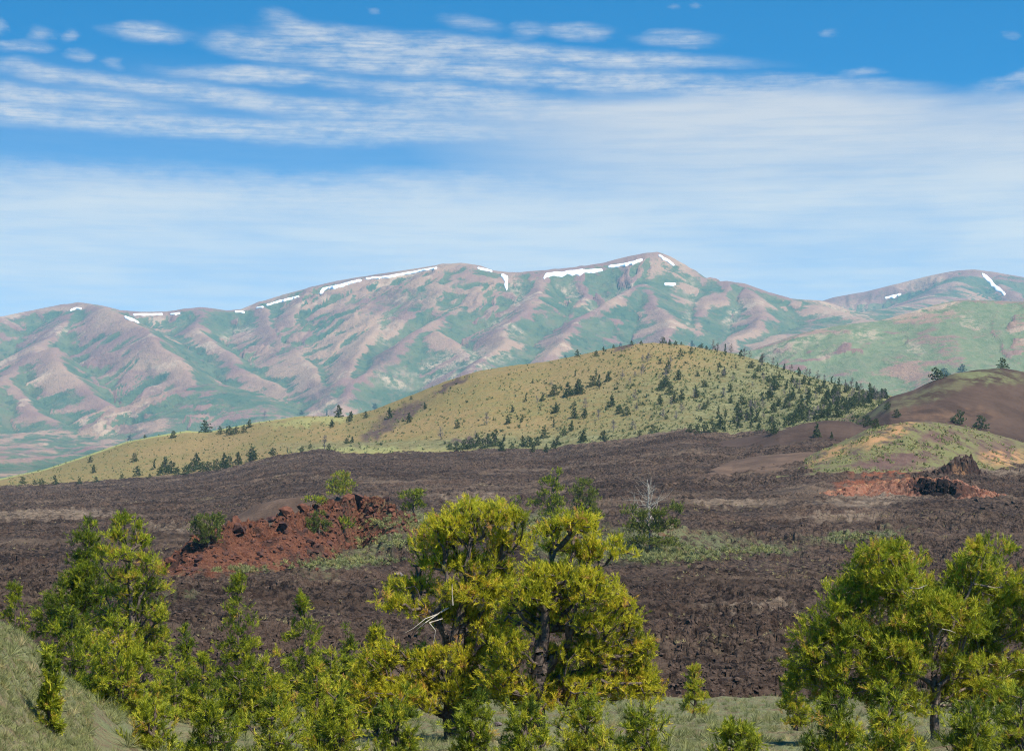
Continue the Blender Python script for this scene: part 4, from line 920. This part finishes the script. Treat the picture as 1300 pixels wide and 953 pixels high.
for px, py, h, kd in [(422,542,11,'conifer'),(444,535,14,'conifer'),(447,562,9,'conifer'),(440,563,8,'bushy'),(464,531,10,'bushy'),(476,519,8,'bushy'),(495,531,15,'conifer'),(520,536,13,'conifer'),(540,519,9,'conifer'),(560,558,17,'bare'),(581,543,10,'bushy'),(522,507,5,'bushy'),(618,539,17,'bare'),(645,538,13,'conifer'),(651,523,10,'conifer'),(667,510,11,'thin'),(689,509,12,'conifer'),(704,502,15,'bushy'),(722,503,19,'conifer'),(733,499,20,'conifer'),(737,500,14,'bushy'),(753,490,14,'bushy'),(761,492,18,'thin'),(772,484,14,'conifer'),(790,480,12,'bare'),(817,474,13,'bare'),(845,483,16,'bare'),(862,482,14,'conifer'),(704,524,14,'conifer'),(708,523,9,'bushy'),
   (729,515,7,'bushy'),(743,519,15,'bare'),(729,531,16,'conifer'),(742,531,14,'conifer'),(760,533,14,'bare'),(776,516,16,'conifer'),(786,525,12,'bushy'),(796,527,12,'bushy'),(806,508,14,'bare'),(838,513,14,'conifer'),(852,515,12,'bare'),(866,508,14,'conifer'),(703,542,12,'thin'),(662,536,10,'thin'),(725,547,14,'conifer'),(716,553,12,'bushy'),(691,556,16,'bushy'),(708,565,13,'conifer'),(740,561,16,'conifer'),(765,557,11,'bushy'),(768,561,16,'thin'),(779,548,16,'bare'),(803,545,12,'bare'),(829,549,11,'bushy'),(812,552,8,'bushy'),(846,532,6,'bushy'),(757,478,10,'thin'),(730,478,9,'thin'),(800,487,10,'bare'),(838,462,7,'bushy'),(700,490,8,'bare'),(682,512,10,'bare')]:
    far_tree(px, py, h, kd, 'small tree standing apart on the tan face of the hill', g) if kd != 'bare' else far_tree(px, py, h, kd, 'grey leafless tree on the tan face of the hill', 'leafless trees scattered over the hill face')
g = 'conifers at the foot of the hill face'
for px, py, h, kd in [(580,571,12,'bushy'),(589,570,13,'bushy'),(598,569,14,'bushy'),(606,566,18,'conifer'),(614,569,14,'bushy'),(622,567,18,'conifer'),(629,566,22,'conifer'),(637,572,14,'conifer'),(650,570,8,'bushy'),(664,566,14,'conifer'),(672,567,15,'bushy'),(677,574,12,'conifer'),(682,565,12,'bushy'),(694,574,12,'conifer'),(703,569,12,'conifer'),(640,560,10,'thin'),(571,570,9,'bushy'),(603,556,10,'bare')]:
    far_tree(px, py, h, kd, 'conifer in the clumps where the hill face meets the dark lava', g)
g = 'small trees on the hill crest'
for px, py, h in [(718,453,5),(733,452,10),(757,451,8),(766,444,6),(779,441,5),(788,438,5),(802,437,6),(814,436,5),(842,435,9),(850,437,8),(858,437,6),(865,437,5),(879,439,9),(890,441,7),(897,443,6)]:
    far_tree(px, py + 1, h, random.choice(['conifer', 'bushy', 'bushy']), 'little tree on the skyline at the rounded hill top', g)
g1, g2 = 'crowded trees on the right shoulder of the hill', 'bare grey trees on the right shoulder of the hill'
crest_f = tab(HC); cnt = 0
for i in range(26):    # skyline of the shoulder
    px = 905 + i * 8.3 + rng.uniform(-3, 3); kd = ['conifer', 'bare', 'thin', 'bare'][rng.integers(4)]
    far_tree(px, crest_f(px) + 1.5 + rng.uniform(0, 2), rng.uniform(8, 15), kd, *(('dark conifer in the crowded stand on the right shoulder of the hill', g1) if kd != 'bare' else ('bare grey tree among conifers on the right shoulder of the hill', g2)))
while cnt < 205:
    px = rng.uniform(800, 1125); t = rng.random() ** .8; top = crest_f(px); bot = np.interp(px, [800, 870, 930, 985, 1060, 1125], [552, 548, 550, 545, 530, 505]); py = top + 5 + (bot - top - 5) * t
    if rng.random() > .35 + .65 * sst(px, 860, 1000): continue
    kd = ['conifer', 'conifer', 'bushy', 'thin', 'bare', 'bare'][rng.integers(6)] if px > 900 else ['conifer', 'bare', 'bushy'][rng.integers(3)]
    far_tree(px, py, rng.uniform(6, 13) * (1 + .3 * t), kd, *(('dark conifer in the crowded stand on the right shoulder of the hill', g1) if kd != 'bare' else ('bare grey tree among conifers on the right shoulder of the hill', g2))); cnt += 1
g = 'bushy pines at the foot of the wooded shoulder'
for px, py, h, kd in [(876,549,12,'bushy'),(885,550,14,'bushy'),(895,549,15,'bushy'),(906,548,12,'bushy'),(915,545,20,'conifer'),(937,533,22,'conifer'),(961,535,16,'conifer'),(963,547,10,'bushy'),(982,550,16,'bushy'),(1001,540,16,'bushy'),(1010,537,17,'bushy'),(1028,527,12,'bushy'),(1042,531,12,'bushy'),(1052,530,16,'bushy'),(1064,530,20,'conifer'),(1075,525,14,'bushy'),(1084,519,14,'bushy'),(1096,516,12,'bushy'),(1110,506,14,'bushy')]:
    far_tree(px, py, h, kd, 'green bushy tree along the foot of the wooded shoulder', g)
for px, py, h, w_, lab in [(1190,482,17,1.2,'broad pine on the left slope line of the dark cinder cone'),(1198,478,12,1.2,'low pine leaning against the broad one on the cinder cone'),(1222,472,11,1.,'small pine on the skyline left of the cone top'),(1273,467,14,1.1,'round pine standing alone on top of the dark cinder cone'),(1217,538,19,1.1,'rounded green pine behind the grassy knoll, the left of two'),(1245,544,18,1.1,'rounded green pine behind the grassy knoll, the right of two'),
   (1127,520,11,1.,'small pine low on the left flank of the dark cone'),(1138,530,12,1.,'dark shrub right of the small pine on the cone flank'),(1100,541,16,1.2,'bushy green tree between the cinder mound and the grassy knoll'),(1112,543,13,1.2,'low bush touching the bushy tree by the cinder mound'),(1037,555,20,.8,'bright upright pine standing on the small cinder mound'),(1056,556,9,.8,'little shrub right of the upright pine on the cinder mound'),(983,551,13,1.,'yellowish pine at the left end of the small cinder mound')]:
    far_tree(px, py, h, 'bushy' if w_ != .8 else 'conifer', lab, None, w_)

# ------------------------------------------------------------------ rocks
def rock_mesh(sd, m_, sub=3, flat=.7):
    import bmesh
    rg = np.random.default_rng(sd); bm = bmesh.new(); bmesh.ops.create_icosphere(bm, subdivisions=sub, radius=1)
    pl = rg.normal(size=(16, 3)); pl /= np.linalg.norm(pl, axis=1, keepdims=True); dd = rg.uniform(.38, .85, 16)
    for v_ in bm.verts:
        c = np.array(v_.co)
        for n, d in zip(pl, dd):
            e = c @ n - d
            if e > 0: c = c - n * e
        c = c * (1 + .16 * fbm(np.array(c[0] * 2 + sd), np.array(c[1] * 2 + c[2] * 1.7), 4, sd % 40)); c[2] *= flat; v_.co = c
    me = bpy.data.meshes.new('lava_boulder'); bm.to_mesh(me); bm.free(); me.materials.append(M[m_]); return me
RM = {m_: [rock_mesh(10 * i + s, m_) for s in range(5)] for i, m_ in enumerate(['lrock', 'rrock', 'grock', 'brock', 'pit'])}
def rock(px, py, wpx, m_, label, group, fl=.7, name='lava_boulder'):
    p = pick(px, py)
    if p is None: return
    o = bpy.data.objects.new(name, RM[m_][int(rng.integers(5))]); COL.objects.link(o); r = wpx * .55 * p[1] / F
    o.location = p + np.array([0, 0, r * .22]); o.scale = (r, r * rng.uniform(.7, 1.), r * rng.uniform(.75, 1.1) * fl / .7); o.rotation_euler = (rng.normal(0, .2), rng.normal(0, .2), rng.random() * 6.28); tag(o, label, 'rock', group)
for px, py, w_, m_, lab in [(218,714,18,'rrock','flat red slab at the far left foot of the outcrop'),(236,712,15,'rrock','split red slab beside the flat one at the foot of the outcrop'),(228,724,12,'rrock','red stone below the two split slabs'),
   (304,674,22,'brock','dark overhanging block at the left shoulder of the outcrop'),(300,664,18,'rrock','red block on the left shoulder of the outcrop'),(346,660,16,'brock','dark block at the start of the high ledge'),(362,652,24,'rrock','long red block of the high ledge'),(360,668,18,'brock','dark block under the high ledge'),(384,646,20,'rrock','red block in the middle of the high ledge'),
   (420,642,20,'rrock','red block right of the flat olive bush'),(452,634,24,'brock','dark rounded block at the top of the outcrop'),(440,632,16,'rrock','red crag beside the dark top block'),(490,636,20,'brock','dark crag at the right end of the outcrop top'),(472,650,14,'rrock','red block on the right face of the outcrop'),(468,658,10,'brock','dark stone on the right face of the outcrop'),(498,650,14,'rrock','red block near the right end of the outcrop'),
   (418,690,14,'brock','dark boulder in the lower middle of the outcrop'),(392,690,16,'brock','dark boulder left of the lower middle one'),(392,702,12,'lrock','rounded black boulder low on the outcrop'),(330,704,14,'brock','dark rust boulder on the lower left of the outcrop'),(342,688,10,'brock','dark stone on the open red slope'),(422,682,12,'rrock','red boulder on top of the lower rubble'),(440,694,14,'rrock','red boulder at the right of the lower rubble'),(402,724,9,'rrock','red stone fallen onto the grass below the outcrop'),(350,701,8,'brock','small dark stone on the open red slope'),(380,694,9,'rrock','small red stone beside the dark boulder')]:
    rock(px, py, w_, m_, lab, 'rocks of the red outcrop')
for px, py, w_, m_, lab in [(507,731,15,'grock','pale square lava block in front of the lava mound'),(508,742,12,'lrock','black boulder right below the pale square block'),(490,712,14,'lrock','dark boulder on the lava mound left of the tall pine'),(520,705,14,'lrock','dark boulder on the lava mound closest to the tall pine'),(500,722,12,'lrock','dark boulder just above the pale square block'),(528,718,14,'lrock','dark boulder in the lava mound behind the pine needles'),(480,722,10,'lrock','dark boulder at the left edge of the lava mound'),(515,690,10,'lrock','small dark boulder on the mound top')]:
    rock(px, py, w_, m_, lab, 'boulders of the lava mound')
for px, py, w_, m_, lab in [(1228,578,13,'lrock','tall jagged block at the right of the rust black crag'),(1216,576,14,'lrock','highest pointed block of the rust black crag'),(1222,586,18,'lrock','wide block at the base of the rust black crag'),(1207,582,14,'lrock','sloping block at the middle of the rust black crag'),(1198,588,13,'lrock','low block left of the middle of the crag'),(1188,592,10,'lrock','small block in the tail of the crag'),(1176,597,9,'lrock','lowest block in the tail of the crag'),(1160,598,7,'lrock','end stone of the crag tail')]:
    rock(px, py + 8, w_ * .7, m_, lab, 'blocks of the rust black crag on the knoll', 1.7)
for i in range(22):
    a = i / 22 * 6.283; rock(1188 + 33 * math.cos(a) + rng.uniform(-4, 4), 615 + 9 * math.sin(a) + rng.uniform(-1, 1), rng.uniform(4, 7), 'lrock' if math.cos(a) > -.4 else 'brock', 'black lava stone around the rim of the dark pit', 'stones around the dark pit', name='lava_stone')
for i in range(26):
    a = rng.random() * 6.283; q = rng.random() ** .5; rock(1189 + 20 * q * math.cos(a), 619 + 7 * q * math.sin(a), rng.uniform(4, 8), 'pit', 'black lava stone down inside the dark pit, colour deepened for its shade', 'stones inside the dark pit', name='lava_stone')
for px, py in [(1278,641),(1286,639),(1262,644),(1248,646),(1293,643),(1240,636)]:
    rock(px, py, rng.uniform(7, 12), 'lrock', 'dark lava stone in the low heap right of the pit', 'stones in the heap by the pit', name='lava_stone')

def rubble(name, label, spots, m_, sz, rg):
    me = [np.array([v.co for v in RM[m_][i].vertices]) for i in range(5)]; fc = np.array([tuple(p.vertices) for p in RM[m_][0].polygons]); V_, F_, o_ = [], [], 0
    for p in spots:
        i = rg.integers(5); q = me[i] * sz * min(1.9, rg.lognormal(0, .5)) * rg.uniform(.7, 1.2, 3); a = rg.random() * 6.28; c_, s_ = math.cos(a), math.sin(a)
        q = np.stack([q[:, 0] * c_ - q[:, 1] * s_, q[:, 0] * s_ + q[:, 1] * c_, q[:, 2]], 1) + p; V_.append(q); F_.append(fc + o_); o_ += len(q)
    o = mesh_np(name, np.concatenate(V_), np.concatenate(F_), M[m_]); tag(o, label, 'rubble', kind='stuff')
RM['small'] = [rock_mesh(500 + s, 'rrock', 2) for s in range(5)]; rg = np.random.default_rng(31)
for nm, m_, lab, n, sz in [('red_rubble', 'rrock', 'loose red cinder stones strewn over the face of the outcrop', 520, .26), ('dark_rubble', 'brock', 'loose dark rust stones strewn over the face of the outcrop', 420, .34)]:
    sp = []
    while len(sp) < n:
        p = pick(rg.uniform(205, 545), rg.uniform(628, 728), [outc])
        if p is not None: sp.append(p)
    keep = RM[m_]; RM[m_] = RM['small']; rubble(nm, lab, sp, m_, sz, rg); RM[m_] = keep

sp = []
while len(sp) < 260:
    p = pick(rg.uniform(415, 560), rg.uniform(630, 700), [outc])
    if p is not None: sp.append(p)
keep = RM['rrock']; RM['rrock'] = RM['small']; rubble('red_rubble', 'loose red stones heaped on the right shoulder of the outcrop', sp, 'rrock', .38, rg); RM['rrock'] = keep
tiny = [rock_mesh(700 + i, 'lrock', 1) for i in range(5)]; keep = RM['lrock']; RM['lrock'] = tiny; sp = []
while len(sp) < 5200:
    p = pick(rg.uniform(-60, 1360), 628 + 262 * rg.random() ** .8, [lava])
    if p is not None and p[1] < 460 and gn(np.array(p[0] / 16), np.array(p[1] / 12), 64) > rg.uniform(-.5, .3): sp.append(p)
rubble('lava_rubble', 'broken dark clinker blocks lying all over the lava plain', sp, 'lrock', .2, rg); RM['lrock'] = keep

# ------------------------------------------------------------------ ground cover
def cover(name, label, spots, rg, m_, L, nb, w, hue):
    C_ = np.array(spots); n = len(C_); D_ = rg.normal(0, .35, (n, 3)); D_[:, 2] = 1
    Vn, Fn, hh = tufts(C_, D_, rg, 1., nb, w, .1, (.1, 1.45), np.clip(rg.normal(hue, .2, n), 0, 1))
    Vn = (Vn.reshape(n, -1, 3) - C_[:, None]) * L[:, None, None] + C_[:, None]
    o = mesh_np(name, Vn.reshape(-1, 3), Fn, M[m_], attrs=dict(hue=hh)); tag(o, label, 'ground cover', kind='stuff')
rg = np.random.default_rng(77); sp = []
for u, v_, a, b, n in [(530,665,36,12,160),(500,688,50,11,150),(450,712,60,7,110),(700,668,42,16,150),(725,700,42,16,170),(845,704,80,12,330),(310,723,34,4,50),(955,699,50,5,60),(400,717,50,4,60),(1085,682,60,6,60),(780,690,40,12,90),(480,665,20,6,40)]:
    for _ in range(n):
        p = pick(u + a * rg.normal(0, .5), v_ + b * rg.normal(0, .5))
        if p is not None: sp.append(p)
cover('sagebrush', 'low grey green sage and grass tufts in patches on the lava', sp, rg, 'sage', rg.uniform(.25, .75, len(sp)), 34, .13, .62)
sp = []
for _ in range(12000):
    px = rg.uniform(-60, 1360); Y = rg.uniform(22, 112); p = ground_pt(px, Y)
    if gn(np.array(p[0] / 2.2), np.array(p[1] / 3.5), 12) > rg.uniform(-.6, .35): sp.append(p)
cover('hillside_sage', 'dense knee high sage and bunch grass covering the near hillside', sp, rg, 'sage', rg.uniform(.08, .26, len(sp)) * np.where(rg.random(len(sp)) < .12, 1.6, 1.), 64, .028, .5)
sp = []
for _ in range(3800):
    px = rg.uniform(-400, -20) if rg.random() < .1 else rg.uniform(-20, 118); Y = rg.uniform(24, 38); sp.append(ground_pt(px, Y))
cover('bunch_grass', 'fine grey green grass on the slope at the lower left corner', sp, rg, 'sage', rg.uniform(.05, .14, len(sp)), 24, .05, .5)
sp = []
while len(sp) < 5200:
    px = rg.uniform(10, 1130); cr = float(crest_f(px)); bt = float(np.interp(px, [f[0] for f in FOOT], [f[1] for f in FOOT])); py = rg.uniform(cr, bt)
    if rg.random() > .25 + .75 * sst(px, 500, 900): continue
    p = pick(px, py, [hill])
    if p is not None: sp.append(p)
cover('hill_scrub', 'sparse low scrub speckling the grassy hill', sp, rg, 'sage', rg.uniform(.5, 1.3, len(sp)), 9, .3, .35)
sp = []
while len(sp) < 800:
    px = rg.uniform(430, 1125); cr = float(crest_f(px)); bt = float(np.interp(px, [f[0] for f in FOOT], [f[1] for f in FOOT])); py = rg.uniform(cr, bt); p = pick(px, py, [hill])
    if p is not None and rg.random() < .12 + .88 * sst(px + (py - cr) * 2.2, 640, 980) and gn(np.array(p[0] / 30), np.array(p[1] / 30), 16) > -.25: sp.append(p)
cover('hill_brush', 'dark low brush and seedlings over the face and shoulder of the grassy hill', sp, rg, 'far_d', rg.uniform(.7, 2.1, len(sp)), 14, .2, .6)
sp = []
while len(sp) < 700:
    px = rg.uniform(1000, 1290); p = pick(px, rg.uniform(535, 600), [knoll])
    if p is not None and gn(np.array(p[0] / 9), np.array(p[1] / 9), 6) > -.05: sp.append(p)
cover('knoll_grass', 'green grass tufts on the low knoll', sp, rg, 'sage', rg.uniform(.4, .9, len(sp)), 12, .25, .75)

sp = []
while len(sp) < 1500:
    px = rg.uniform(-20, 1320); py = 640 + 230 * rg.random() ** 1.3; p = pick(px, py, [lava])
    if p is not None and p[1] > 112 and gn(np.array(p[0] / 45), np.array(p[1] / 12), 44) + .4 * gn(np.array(p[0] / 8), np.array(p[1] / 6), 45) > .32: sp.append(p)
cover('dry_grass', 'thin straw coloured grass tufts growing in the low strips of the lava', sp, rg, 'straw', rg.uniform(.12, .38, len(sp)), 16, .09, .5)
sp = []
for _ in range(4500):
    px = rg.uniform(-60, 1360); p = ground_pt(px, rg.uniform(22, 112))
    if gn(np.array(p[0] / 1.7), np.array(p[1] / 2.5), 52) > .05: sp.append(p)
cover('hillside_straw', 'dry straw coloured grass mixed into the sage of the near hillside', sp, rg, 'straw', rg.uniform(.08, .24, len(sp)), 40, .03, .5)
for i in range(16):
    px = rg.uniform(120, 1290); Y = rg.uniform(34, 85); o = bpy.data.objects.new('lava_stone', RM['grock' if i % 3 else 'lrock'][int(rg.integers(5))]); COL.objects.link(o); r = rg.uniform(.1, .3)
    o.location = ground_pt(px, Y) + np.array([0, 0, r * .2]); o.scale = (r * 1.2, r, r * .8); o.rotation_euler = (0, 0, rg.random() * 6.28); tag(o, 'lone lava stone half sunk in the sage of the near hillside', 'rock', 'stones in the hillside sage')

# ------------------------------------------------------------------ air
import bmesh
bm = bmesh.new(); bmesh.ops.create_cube(bm, size=1); me = bpy.data.meshes.new('haze'); bm.to_mesh(me); bm.free()
hz = bpy.data.objects.new('haze', me); COL.objects.link(hz); hz.scale = (26000, 15500, 930); hz.location = (0, 7000, 440)
tag(hz, 'thin blue haze in the air between the viewpoint and the range', 'haze', kind='stuff')
mh = bpy.data.materials.new('thin_haze'); mh.use_nodes = True; mh.node_tree.nodes.clear()
oo = mh.node_tree.nodes.new('ShaderNodeOutputMaterial'); pv = mh.node_tree.nodes.new('ShaderNodeVolumePrincipled')
pv.inputs['Density'].default_value = 4.7e-5; pv.inputs['Color'].default_value = (.36, .71, .98, 1); pv.inputs['Anisotropy'].default_value = 0
mh.node_tree.links.new(pv.outputs[0], oo.inputs['Volume']); me.materials.append(mh)
